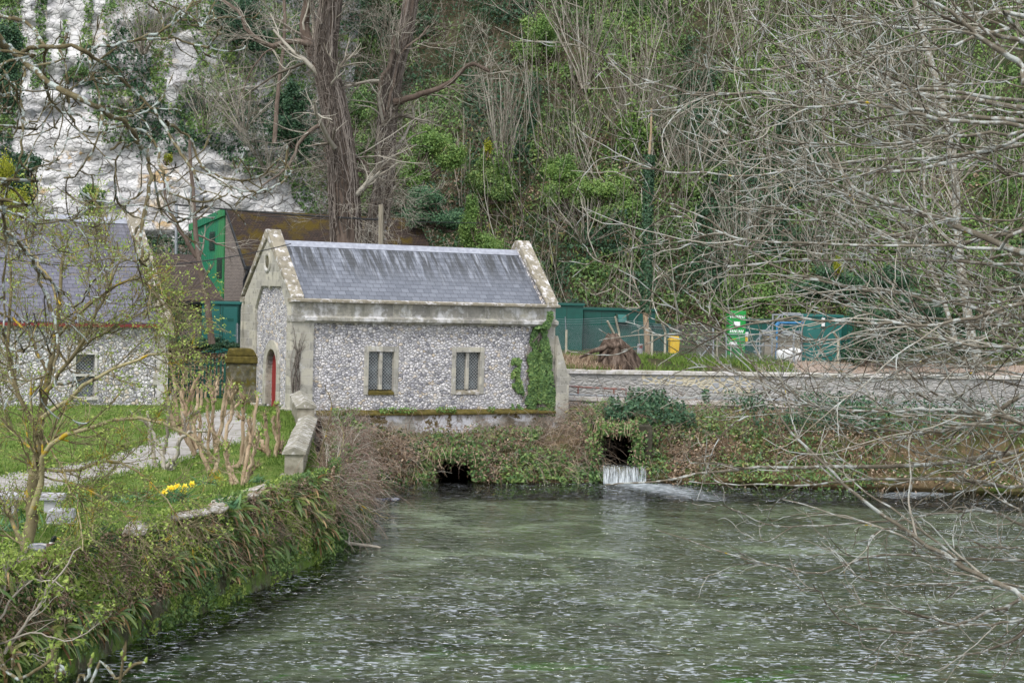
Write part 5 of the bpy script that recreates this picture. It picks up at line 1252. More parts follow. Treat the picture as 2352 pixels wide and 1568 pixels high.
clump('laurel_bush', 'glossy mid-green bush on the slope above the tall cabinet', [(1290, 390, 42, 30), (1340, 440, 50, 34), (1270, 450, 34, 30)], 104, 'ivy_bright', 9000, .18, seed=5)
clump('laurel_bush', 'rounded green bush just left of the ivy-sleeved trunk', [(1405, 430, 44, 34), (1440, 480, 38, 34), (1395, 500, 34, 26)], 103, 'ivy_bright', 8000, .18, seed=6)
clump('feathery_bush', 'feathery blue-green bush behind the right end of the mossy roof', [(985, 455, 44, 30), (1030, 505, 48, 28), (960, 500, 30, 24)], 97, 'heather', 9000, .16, seed=7)
clump('ivy_stump', 'yellow-green ivied stump rising above the chapel ridge', [(1082, 475, 16, 36), (1080, 530, 26, 34), (1110, 560, 44, 26)], 94, 'ivy_bright', 6000, .15, cat='ivy-clad stump', seed=8)
clump('ivied_snag', 'narrow ivied snag with golden leaves at its tip', [(1112, 370, 20, 30), (1105, 415, 36, 34), (1135, 440, 30, 28)], 103, 'ivy', 5200, .17, cat='ivy-clad stump', seed=9)
clump('golden_spray', 'small golden leafy spray on top of the ivied snag', [(1120, 342, 9, 20)], 102.5, 'yellowgreen', 420, .15, cat='shrub', seed=10)
clump('evergreen_hedge', 'dark overgrown evergreen hedge to the right of the cabinets', [(2000, 740, 60, 60), (2060, 790, 60, 44), (1975, 800, 34, 40), (2110, 720, 60, 50)], 88, 'ivy_dark', 14000, .17, cat='hedge', seed=11)
clump('evergreen_bush', 'dark evergreen bush above the wide cabinet roof', [(1880, 650, 60, 40), (1960, 660, 60, 44), (2040, 640, 50, 40)], 97, 'ivy_dark', 9000, .2, seed=12)
clump('willow_shrub', 'yellow-flowering willow shrub at the left edge above the cottage', [(12, 390, 28, 50), (28, 470, 40, 50), (0, 540, 40, 40)], 74, 'yellowgreen', 3600, .12, seed=13, hang=.8)
clump('chalk_bush', 'small round yellow-green bush growing on the chalk face', [(205, 440, 22, 20), (210, 480, 18, 22)], 100, 'ivy_bright', 2200, .17, seed=14)
clump('chalk_bush', 'golden tuft on the chalk ledge just above the cottage gable', [(385, 365, 10, 14)], 103, 'yellowgreen', 300, .15, seed=15)
clump('chalk_bush', 'olive tuft clinging high on the chalk between the ivy streaks', [(180, 165, 24, 18)], 103, 'ivy', 700, .15, seed=20)
clump('green_bush', 'light green bush on the slope between wooden pole and ivied snag', [(985, 330, 44, 40), (1040, 360, 34, 30), (950, 400, 36, 30)], 101, 'ivy_bright', 7500, .18, seed=16)
clump('green_bush', 'dim green bush behind the two wrapped trunks near their middle', [(835, 250, 40, 50), (830, 330, 34, 44)], 104, 'ivy', 6000, .19, seed=17)
clump('ivy_bush', 'ivy heap at the foot of the left cabinets behind the palisade', [(420, 790, 40, 22), (480, 790, 36, 16), (530, 795, 30, 12), (405, 740, 20, 30)], 81.5, 'ivy_dark', 5200, .12, seed=18)
clump('yellow_shrub', 'small yellow-green shrub near the top right branches', [(1925, 610, 12, 22)], 92, 'yellowgreen', 700, .11, seed=19)

# ---- ivy climbing the chapel's right corner
g = np.random.default_rng(31); n = 30000; a = g.uniform(9.4, 12.15, n); c = g.uniform(-.3, 4.1, n); wob = .5 * (fbm(a, c, 2.2, 5, 3) - .5)
lo = np.interp(c, [-.3, .6, 1.2, 2.2, 2.5, 3.4, 3.7, 4.1], [10.3, 10.75, 10.8, 10.75, 11.0, 11.0, 11.5, 11.5]) + wob; hi = np.interp(c, [-.3, .8, 2, 3.3, 4.1], [12.2, 12.05, 11.85, 11.6, 11.75]) + wob * .5
lobe = (c < 2.1) & (c > -.3) & (abs(a - 10.25 - .12 * np.sin(c * 3)) < .22) & (fbm(a, c, 3, 8) > .45)
kk = ((a > lo) & (a < hi) | lobe) & (fbm(a, c, 3.5, 15, 2) > .30); a, c = a[kk], c[kk]; bth = -.03 - g.uniform(0, 1, len(a)) * .22 * fbm(a, c, 1.5, 9) - np.where(a > 11.3, .14, 0) - np.where(c > 3.4, .16, 0)
iv = thing('climbing_ivy', 'green ivy climbing the right corner of the flint chapel up to the eaves', 'ivy', CH0, TH)
LF().add(leaf_quads(np.stack([a, bth, c], -1), np.full(len(a), .13), np.array([0, -1.1, .4]), .6, .85, g)).build('foliage', M['ivy'], iv)
st = np.array([smooth_path([(11.5 + g.normal(0, .3), -.1, -.3), (11.2 + g.normal(0, .3), -.06, 1.2), (11.2 + g.normal(0, .3), -.1, 2.4), (11.55 + g.normal(0, .1), -.17, 3.4)], 10, .02, g) for _ in range(14)]); BR().add(st, np.linspace(.025, .008, 10)[None] * np.ones((14, 1)), 4).build('stems', M['vine'], iv)
g = np.random.default_rng(32); cv = thing('dead_climber', 'leafless brown climber on the chapel corner pier by the stepped wall', 'climber', CH0, TH)
st = np.array([smooth_path([(.25 + g.uniform(-.2, .3), -.14, -.4), (.22 + g.normal(0, .08), -.14, 1.0), (.22 + g.normal(0, .12), -.14, 2.0), (.3 + g.normal(0, .2), -.15, 3.0 + g.uniform(-.5, .4))], 12, .012, g) for _ in range(12)]); b = BR().add(st, np.linspace(.02, .006, 12)[None] * np.ones((12, 1)), 4)
q, qr = grow(st, np.full((12, 12), .012), 8, .1, 1, (.15, .5), (.4, 1.1), .2, 0, 5, .6, .4, g, .005, flat=(1, .1, 1)); b.add(q, qr, 3); b.build('stems', M['vine'], cv)

# ---- bank vegetation below the chapel and parapet
g = np.random.default_rng(41)
def bank_sc(n, v0, v1, u0=0, u1=11):
    u = g.uniform(u0, u1, n); v = g.uniform(v0, v1, n); p = bank_pt(u, v); e = .02
    nn = norm(np.cross(bank_pt(u + e, v) - p, bank_pt(u, np.minimum(v + e, 1.0)) - p)); nn = np.where(nn[:, 1:2] > 0, -nn, nn)
    k = ~(CUL1(p) | CUL2(p)); return u[k], v[k], p[k], nn[k]
u, v, p, nn = bank_sc(60000, .04, .95); dn = fbm(u * 2.2, v * 3, 1.2, 45, 3); ledge = sstep(v, .5, .62); k_ = g.uniform(0, 1, len(u)) < np.clip(.25 + 1.0 * sstep(dn, .42, .6) + .5 * ledge, 0, 1)
k_ &= ~((u < 6.2) & (u > 3) & (v < .42) & (dn < .52))
off = g.uniform(0, 1, len(u)) ** .6 * (.1 + .55 * fbm(u * 3, v * 4, 1, 47))
pp_ = p + nn * off[:, None] - np.array([0, 0, .12]) * ledge[:, None]
tone = fbm(u * 2, v * 2, .9, 49, 3) + g.normal(0, .05, len(u))
for nm, mt, sel, sz in (('bank_ivy', 'ivy', k_ & (tone < .52), .15), ('bank_weeds', 'fern', k_ & (tone >= .52) & (tone < .62), .15), ('bank_dead_leaves', 'dead', k_ & (tone >= .62), .12)):
    tag(LF().add(leaf_quads(pp_[sel], np.full(sel.sum(), sz), nn[sel], 1.0, .6, g)).build(nm, M[mt]), kind='stuff')
# dark ivy hanging over the parapet wall
u, v, p, nn = bank_sc(18000, .0, .35, 7.3, 11); k_ = fbm(u * 1.5, v * 2, 1.4, 53, 3) > .5; tag(LF().add(leaf_quads(p[k_] + nn[k_] * g.uniform(0, .6, k_.sum())[:, None] + [0, 0, .25], np.full(k_.sum(), .14), nn[k_], 1, .7, g)).build('parapet_ivy', M['ivy_dark']), kind='stuff')
def bank_stems(n, v0, v1, L, r, mat, name, up, u0=0, u1=11, lean=1.0, seed=0):
    u, v, p, nn = bank_sc(n, v0, v1, u0, u1); n = len(u); K = 8; d = norm(nn * lean + g.normal(0, .5, (n, 3)) + [0, 0, .5]); ln = g.uniform(*L, n); out = np.empty((n, K, 3)); out[:, 0] = p
    for k in range(1, K): d = norm(d + g.normal(0, .16, (n, 3)) + [0, 0, up]); out[:, k] = out[:, k - 1] + d * (ln / (K - 1))[:, None]
    rad = g.uniform(*r, n)[:, None] * np.linspace(1, .4, K)[None]; b = BR().add(out, rad, 3); q, qr = grow(out, rad, 2, .3, .95, (L[0] * .25, L[1] * .4), (.3, 1), .15, up * .5, 5, .6, .4, g, .004); b.add(q, qr, 3); tag(b.build(name, M[mat]), kind='stuff')
bank_stems(1700, .03, .75, (.4, 1.4), (.005, .011), 'straw', 'bank_dead_stalks', -.30, 2.4)
bank_stems(1500, .0, .6, (.6, 2.0), (.007, .014), 'twig_red', 'bank_brambles', -.22)
bank_stems(1800, .05, .9, (.4, 1.2), (.005, .010), 'twig', 'bank_twigs', -.15)
bank_stems(900, .0, .6, (.6, 1.7), (.007, .013), 'twig_red', 'corner_brambles', -.18, 0, 2.6, .5)
bank_stems(500, .0, .7, (.5, 1.4), (.006, .011), 'twig', 'corner_dead_stalks', -.2, 0, 2.6, .5)
# leaves and stems hanging round the two culvert mouths
for nm, (px0, px1, py0, py1) in (('low_culvert', (985, 1100, 1050, 1105)), ('weir_culvert', (1368, 1466, 988, 1100))):
    D_ = G(px0, 1107, 0)[1] + .15; n = 3400; e_ = g.uniform(0, 1, n); sd_ = g.choice([0, 1, 2, 2], n)
    px = np.where(sd_ == 0, px0 + g.normal(0, 9, n), np.where(sd_ == 1, px1 + g.normal(0, 9, n), px0 + (px1 - px0) * e_)); py = np.where(sd_ == 2, py0 + g.normal(0, 8, n) - 4, py0 + (py1 - py0) * e_)
    q = np.array([P(a_, b_, D_ + g.uniform(-.25, .55)) for a_, b_ in zip(px, py)]); h_ = g.uniform(0, 1, n) < .6
    tag(LF().add(leaf_quads(q[h_], np.full(h_.sum(), .14), np.array([0, -.8, .3]), .9, .6, g)).build(nm + '_plants', M['ivy']), kind='stuff'); tag(LF().add(leaf_quads(q[~h_], np.full((~h_).sum(), .11), np.array([0, -.8, .3]), .9, .5, g)).build(nm + '_leaves', M['dead']), kind='stuff')
    q = q[sd_ == 2][:60]; K = 7; out = np.empty((len(q), K, 3)); out[:, 0] = q + [0, .1, .15]; d = np.tile([0, -.5, .1], (len(q), 1)) + g.normal(0, .2, (len(q), 3))
    for k_i in range(1, K): d = norm(d + g.normal(0, .15, d.shape) + [0, 0, -.35]); out[:, k_i] = out[:, k_i - 1] + d * (g.uniform(.3, 1.0, len(q)) / K)[:, None]
    tag(BR().add(out, np.full((len(q), K), .009), 3).build(nm + '_stems', M['straw']), kind='stuff')
# ---- ferns, ivy and dead stems on the lawn's bank wall
def wall_sc(n, v0, v1): t = g.uniform(0, 1, n); v = g.uniform(v0, v1, n); p = bankwall_pt(t, v); return t, v, p
WN = norm(np.array([[.95, -.25, .15]]))
t, v, p = wall_sc(320, -.03, .62); k_ = fbm(t * 16, v * 2, 1.0, 55, 3) > .44; p = p[k_]; nf_ = 13
pr_ = np.repeat(p, nf_, 0) + g.normal(0, .03, (len(p) * nf_, 3)); dr2 = WN * .6 + g.normal(0, .75, (len(pr_), 3)) + [0, 0, .35]
ln_ = .42 * np.repeat(g.uniform(.5, 1.3, len(p)), nf_); dd_ = g.uniform(0, 1, len(pr_)) < .22
tag(LF().add(straps((pr_ + WN * .1)[~dd_], dr2[~dd_], ln_[~dd_], .034, 1.5, g, 6)).build('wall_ferns', M['fern2']), kind='stuff'); tag(LF().add(straps((pr_ + WN * .12)[dd_], dr2[dd_], ln_[dd_], .03, 2.6, g, 6)).build('wall_dead_fronds', M['deadfern']), kind='stuff')
t, v, p = wall_sc(72000, -.07, .97); dn = fbm(t * 14, v * 2, 1.3, 57, 3); k_ = g.uniform(0, 1, len(t)) < sstep(dn, .43, .60) * (1 - .75 * sstep(v, .55, .9)); p = p[k_] + WN * (g.uniform(0, .42, k_.sum()) * fbm(t[k_] * 30, v[k_] * 4, 1, 58, 2) * (1 - .6 * v[k_]))[:, None] + np.array([0, 0, 1.]) * (g.uniform(0, .26, k_.sum()) * fbm(t[k_] * 22, v[k_], 1, 60, 2) * (v[k_] < .08))[:, None]
h_ = fbm(p[:, 1], p[:, 2] * 2, .9, 157, 3) + g.normal(0, .06, len(p)) < .5
tag(LF().add(leaf_quads(p[h_], np.full(h_.sum(), .085), WN, 1, .7, g)).build('wall_ivy', M['ivy']), kind='stuff'); tag(LF().add(leaf_quads(p[~h_], np.full((~h_).sum(), .095), WN, 1, .5, g)).build('wall_weeds', M['newleaf']), kind='stuff')
t, v, p = wall_sc(1500, -.05, .5); n = len(p); K = 8; d = norm(WN + g.normal(0, .6, (n, 3)) + [0, 0, .5]); out = np.empty((n, K, 3)); out[:, 0] = p; ln = g.uniform(.3, 1.1, n)
for k in range(1, K): d = norm(d + g.normal(0, .14, (n, 3)) + [0, 0, -.22]); out[:, k] = out[:, k - 1] + d * (ln / (K - 1))[:, None]
b = BR().add(out[:600], g.uniform(.003, .006, (600, 1)) * np.linspace(1, .4, K)[None], 3); tag(b.build('wall_dead_stems', M['straw']), kind='stuff')
b = BR().add(out[600:], g.uniform(.003, .007, (n - 600, 1)) * np.linspace(1, .4, K)[None], 3); tag(b.build('wall_twigs', M['twig_red']), kind='stuff')
t, v, p = wall_sc(9000, -.06, .6); k_ = fbm(t * 12, v * 2, 1.3, 59, 3) > .49; tag(LF().add(leaf_quads(p[k_] + WN * .2, np.full(k_.sum(), .07), WN, 1, .6, g)).build('wall_dead_leaves', M['dead']), kind='stuff')
# ---- grass on the lawn and yard
def blades(p, L, wd, mat, name, lean=.35):
    n = len(p); d = norm(np.array([0, 0, 1.]) + g.normal(0, lean, (n, 3))); l_ = (L * g.uniform(.5, 1.3, n))[:, None]; sd = norm(np.cross(d, g.normal(size=(n, 3)))) * wd
    V = np.stack([p - sd, p + sd, p + d * l_ * .6 + sd * .6 + g.normal(0, .01, (n, 3)), p + d * l_], 1).reshape(-1, 3); tag(link(name, np_mesh(name, V, np.arange(4 * n).reshape(n, 4)), M[mat]), kind='stuff')
n = 60000; y = g.uniform(26, 70, n) ** 1.0; x = lawn_edge(y) - .05 - g.uniform(0, 1, n) ** 1.3 * 13; tp2 = [(q_[0], q_[1]) for q_ in tp]
k_ = ~poly_in(x, y, tp2); x, y = x[k_], y[k_]; z = lawn_z(x, y); h_ = fbm(x, y, .9, 67, 3)
blades(np.stack([x, y, z], -1), .05 + .13 * sstep(h_, .45, .7), .012, 'grass', 'grass')
ei = g.integers(0, len(tp), 9000); ex = tp[ei, 0] + g.normal(0, .22, 9000); ey = tp[ei, 1] + g.normal(0, .35, 9000); blades(np.stack([ex, ey, lawn_z(ex, ey) + .02], -1), np.full(9000, .10), .012, 'grass', 'path_edge_grass')
n = 9000; x = g.uniform(1, 14, n); y = bw_y(x) + g.uniform(.5, 6.5, n); k_ = fbm(x, y, .6, 69) > .42; x, y = x[k_], y[k_]; blades(np.stack([x, y, yard_z(x, y)], -1), np.full(len(x), .3), .02, 'grass', 'yard_grass')
n = 4200; x = np.concatenate([g.normal(3.3, .9, n), g.uniform(12, 34, 1500)]); y = bw_y(x) + .8 + g.uniform(0, 3.2, len(x)); blades(np.stack([x, y, yard_z(x, y)], -1), np.full(len(x), .36), .012, 'straw', 'dry_grass', .7)
n = 5200; x = g.uniform(-18, -9.5, n); y = g.uniform(77.5, 85, n); tag(LF().add(leaf_quads(np.stack([x, y, yard_z(x, y) + .06], -1), np.full(n, .16), np.array([0, -.3, .8]), .6, .7, g)).build('fallen_leaves', M['dead']), kind='stuff')
n = 2600; a = g.uniform(-1.8, 1.8, n); q = G(620, 925, 2.5); tag(LF().add(leaf_quads(np.stack([q[0] + a, q[1] - .2 - .15 * a + g.normal(0, .25, n), 2.52 + g.uniform(0, .25, n)], -1), np.full(n, .09), None, 1, .7, g)).build('gable_weeds', M['ivy_bright']), kind='stuff')
n = 1600; a = g.uniform(1.5, 12, n); q = np.array([ch(t_, -.22 - g.uniform(0, .2), -.12 + g.uniform(0, .25)) for t_ in a]); k_ = fbm(a, a * 0, .9, 73) > .5; tag(LF().add(leaf_quads(q[k_], np.full(k_.sum(), .10), None, 1, .6, g)).build('ledge_weeds', M['ivy_bright']), kind='stuff')

# ================================================================== LAWN PLANTS, DUCKS
def z6(p): return (287.1 + .2014 * p[0], 861.3 + .2014 * p[1])
SHR = [('tallest cut back shrub, its tan stems ending in knobbly tips', 'twig_tan', [
          [(960, 1110), (880, 900), (800, 650), (780, 500)], [(1020, 1110), (1060, 950), (1000, 650), (1010, 300), (980, 170)], [(1040, 900), (1090, 600), (1140, 250), (1160, 120)], [(990, 1000), (950, 850), (960, 600), (940, 400), (925, 180)], [(1100, 620), (1160, 250), (1210, 100)], [(1000, 950), (1080, 800), (990, 600)], [(1010, 330), (960, 60)], [(1015, 300), (1060, 30)]]),
       ('cut back shrub with a thin forked stem leaning left, nearest the daffodils', 'twig_tan', [[(1220, 1250), (1160, 950), (1150, 700), (1220, 450), (1300, 300)], [(1275, 1240), (1190, 1030), (1140, 830)], [(1215, 440), (1225, 260), (1290, 150)]]),
       ('three-pronged cut shrub closest to the coping stones', 'twig_tan', [[(1340, 1250), (1400, 900), (1430, 750), (1500, 350), (1510, 240)], [(1370, 1220), (1480, 870), (1530, 650)], [(1380, 1200), (1440, 1100), (1500, 1040)], [(1425, 780), (1415, 500)]]),
       ('cut shrub rising from a yellow mossy root', 'twig_tan', [[(1300, 1050), (1330, 900), (1350, 600), (1340, 350), (1310, 180)], [(1340, 1010), (1390, 750), (1440, 560), (1480, 380)], [(1290, 1050), (1210, 1040), (1130, 1080)], [(1350, 500), (1290, 480)], [(1340, 350), (1370, 250)]]),
       ('sturdy cut shrub with leafy tufts beside the stepped wall', 'twig_tan', [[(1640, 930), (1620, 700), (1600, 500), (1590, 430)], [(1720, 950), (1740, 750), (1700, 600), (1690, 450)], [(1650, 880), (1500, 700), (1430, 620)], [(1750, 850), (1750, 600), (1735, 330)], [(1610, 880), (1450, 790)], [(1770, 900), (1790, 760)]]),
       ('pale split-stemmed cut shrub behind the others near the track', 'twig_tan', [[(790, 930), (700, 650), (600, 550)], [(830, 840), (780, 640), (830, 300), (820, 120)], [(900, 1000), (860, 760), (850, 500), (880, 150)], [(760, 860), (680, 720), (560, 600), (400, 520)], [(800, 900), (750, 700), (690, 400), (660, 150)]]),
       ('grey lichen-covered cut shrub with spreading arms behind the daffodils', 'twig', [[(370, 1060), (300, 780), (250, 560), (90, 440)], [(450, 1160), (420, 850), (330, 700), (250, 420)], [(470, 1050), (570, 930), (640, 720), (760, 650), (980, 640)], [(450, 900), (480, 650), (500, 380), (560, 150)], [(600, 820), (690, 620), (700, 500), (860, 400)], [(440, 1160), (520, 1080), (560, 1010)]]),
       ('small cut shrub with many upright shoots in front of the palisade fence', 'twig_tan', [[(620, 700), (600, 450), (560, 100), (540, -60)], [(640, 700), (660, 450), (650, 150), (690, -60)], [(600, 700), (520, 420), (450, 100)], [(660, 700), (740, 420), (790, 60)], [(650, 690), (700, 350), (860, -30)]])]
for i, (lb, mt, st) in enumerate(SHR):
    bx, by = z6(st[0][0]); D = G(bx, by, 2.22)[1]; sc = D / 46
    stems = [([z6(p) for p in q], .068 * sc if j < 3 else .048 * sc, .034 * sc, .5 * math.sin(j * 2.1 + i)) for j, q in enumerate(st)]
    o, pts, rads, ends, g = tree_from('pollarded_shrub', lb, stems, D, (mt, mt), [(13, .3, 1, (.12, .5), (.3, 1.0), .12, .12, .42), (2, .4, 1, (.06, .2), (.3, .9), .1, .1, .5)], 'shrub', 'cut back shrubs on the lawn', seed=60 + i, tl='stems')
    e = pts[:, -1]; kn = e[g.integers(0, len(e), 60)] + g.normal(0, .06, (60, 3)); V_, Q_ = leaf_quads(kn, np.full(60, .09 if i != 4 else .13), None, 1, .6, g); o2 = link('young_leaves', np_mesh('young_leaves', V_, Q_), M['newleaf'], o)
# daffodils and leaf tufts
def daffodil(px, py, flowers, label, seed):
    g = np.random.default_rng(seed); b_ = G(px, py, 2.2); o = thing('daffodil_clump', label, 'daffodils', b_)
    n = 70; d = norm(np.array([0, 0, 1.]) + g.normal(0, .35, (n, 3)) * [1, 1, .2]); LF().add(straps(g.normal(0, .10, (n, 3)) * [1, 1, 0], d, .42, .013, .8, g)).build('leaves', M['daffleaf'], o)
    for fx, fy in flowers:
        e = P(fx, fy, b_[1] + g.uniform(-.2, .2)) - b_; fl = MB(); fwd = norm(np.array([g.uniform(-.6, .6), -1, g.uniform(-.2, .3)])); a = norm(np.cross(fwd, [0, 0, 1.])); c = np.cross(a, fwd)
        st = smooth_path([(0, 0, 0), e * .55 + [0, 0, .03], e], 7)
        for q in range(6):
            t0 = q * math.pi / 3; pd = a * math.cos(t0) + c * math.sin(t0); sd = -a * math.sin(t0) + c * math.cos(t0)
            fl.add([e, e + pd * .045 + sd * .032, e + pd * .095 - fwd * .01, e + pd * .045 - sd * .032], [(0, 1, 2, 3)])
        f = fl.build('flower', M['petal'], o); MB().bar(e, e + fwd * .06, .025, 8, .04).build('trumpet', M['petal2'], f); BR().add(st[None], np.full((1, 7), .008), 4).build('stem', M['daffleaf'], f)
M['daffleaf'] = varied('daffodil leaf', [(.3, (.05, .13, .06)), (.6, (.10, .21, .09)), (.8, (.17, .28, .12))], 2, 2, .5, .3, island=.6)
daffodil(407, 1152, [z6(p) for p in ((450, 1335), (510, 1292), (595, 1262), (545, 1368), (665, 1320), (685, 1270), (765, 1240), (548, 1288))], 'clump of yellow daffodils in bloom on the lawn', 3)
for i, (px, py, n, ln, lb) in enumerate(((515, 1165, 26, .34, 'broad-leaved blue-green plant by the coping stones'), (255, 1150, 120, .30, 'wide tuft of bright leaf blades left of the daffodils'), (310, 1140, 90, .28, 'tuft of bright green blades between the slab and the daffodils'), (470, 1110, 70, .25, 'leaf tuft at the foot of the tallest cut shrub'), (590, 1105, 60, .22, 'leaf tuft beside the three-pronged cut shrub'), (35, 1215, 90, .5, 'tall dark leaf tuft behind the bush trunk'))):
    g = np.random.default_rng(330 + i); b_ = G(px, py, 2.2); w_ = .45 if n > 80 else .12
    d = norm(np.array([0, 0, .9]) + g.normal(0, .6, (n, 3)) * [1, 1, .2]); o = LF().add(straps(g.normal(0, w_, (n, 3)) * [1, .5, 0], d, ln, .045 if i == 0 else .014, 1.3, g)).build('leaf_tuft', M['daffleaf']); o.location = b_ - [0, 0, .02]; tag(o, lb, 'plant')
# ducks
def duck(label, loc, rz, mats, sc=1.0, head_down=False):
    o = thing('duck', label, 'duck', loc, rz); o.scale = (sc,) * 3
    if head_down: path = [(-.30, .13, .01, .012), (-.22, .11, .05, .035), (-.10, .09, .095, .075), (.04, .085, .11, .085), (.15, .10, .085, .07), (.21, .13, .05, .05), (.25, .14, .045, .045), (.29, .11, .04, .035), (.34, .07, .02, .012), (.37, .05, .006, .005)]
    else: path = [(-.30, .15, .01, .012), (-.22, .12, .05, .035), (-.10, .10, .095, .075), (.04, .095, .11, .085), (.14, .12, .085, .075), (.18, .19, .045, .045), (.195, .25, .042, .042), (.22, .285, .05, .045), (.265, .275, .03, .022), (.31, .262, .024, .010), (.335, .258, .006, .004)]
    ring = 14; c = np.array([(x, 0, z) for x, z, _, _ in path]); V = []; n = len(path); q = np.linspace(0, n - 1, 40)
    cs = smooth_path(c, 40); w1 = np.interp(q, range(n), [p[2] for p in path]); h1 = np.interp(q, range(n), [p[3] for p in path]); T = norm(np.gradient(cs, axis=0))
    for k in range(40):
        up = np.cross(T[k], [0, 1., 0]) * -1
        for a in range(ring): t_ = 2 * math.pi * a / ring; V.append(cs[k] + np.array([0, 1., 0]) * math.cos(t_) * w1[k] + up * math.sin(t_) * h1[k])
    Fq = [(k * ring + a, k * ring + (a + 1) % ring, (k + 1) * ring + (a + 1) % ring, (k + 1) * ring + a) for k in range(39) for a in range(ring)] + [list(range(ring)), [39 * ring + a for a in range(ring)][::-1]]
    MB().add(V, Fq).build('body', M[mats], o, smooth=True)
    for sg in (1, -1):
        m = MB(); pts = [(-.26, .135), (-.18, .17), (-.02, .18), (.09, .15), (.06, .09), (-.1, .07)]
        m.prism(pts, lambda p, q_: (p, sg * (.085 - .12 * max(0, -p - .05)), q_), lambda p, q_: (p, sg * (.115 - .16 * max(0, -p - .05)), q_)); m.build('wing', M['duckwing'], o, bevel=.015)
    return o
k = NT('drake plumage'); s_ = k.n('SeparateXYZ', {0: k.co()}); X_, Z_ = s_.outputs[0], s_.outputs[2]
c = k.mix(k.mask(X_, .06, .10), (.42, .41, .40), (.10, .055, .04)); c = k.mix(k.mask(X_, -.20, -.22), c, (.02, .02, .022))
nk = k.math('MULTIPLY', k.mask(Z_, .185, .19), k.mask(X_, .1, .11)); c = k.mix(nk, c, (.7, .7, .68)); hd = k.math('MULTIPLY', k.mask(Z_, .205, .21), k.mask(X_, .1, .11)); c = k.mix(hd, c, (.008, .016, .012)); bl = k.math('MULTIPLY', hd, k.mask(X_, .262, .268)); c = k.mix(bl, c, (.45, .38, .06)); M['drake'] = k.done(c, .6, .3)
M['duckdark'] = varied('dark plumage', [(.3, (.02, .022, .035)), (.5, (.05, .055, .08)), (.7, (.13, .15, .22))], 12, 3, .6, .3)
M['duckwing'] = varied('grey wing feathers', [(.3, (.16, .165, .19)), (.6, (.30, .31, .36)), (.8, (.5, .5, .52))], 14, 3, .7, .2)
q = G(96, 1270, 2.2); duck('mallard drake resting on the lawn edge behind the leafy trunk', (q[0], q[1], 2.2), .15, 'drake', 1.0)
q = G(873, 1152, 0); duck('dark bluish duck dabbling on the water, ahead of its mate', (q[0], q[1], -.02), .2, 'duckdark', .85, True)
q = G(892, 1151, 0); duck('dark bluish duck following on the water with its head down', (q[0] + .18, q[1] + .1, -.02), 2.9, 'duckdark', .8, True)

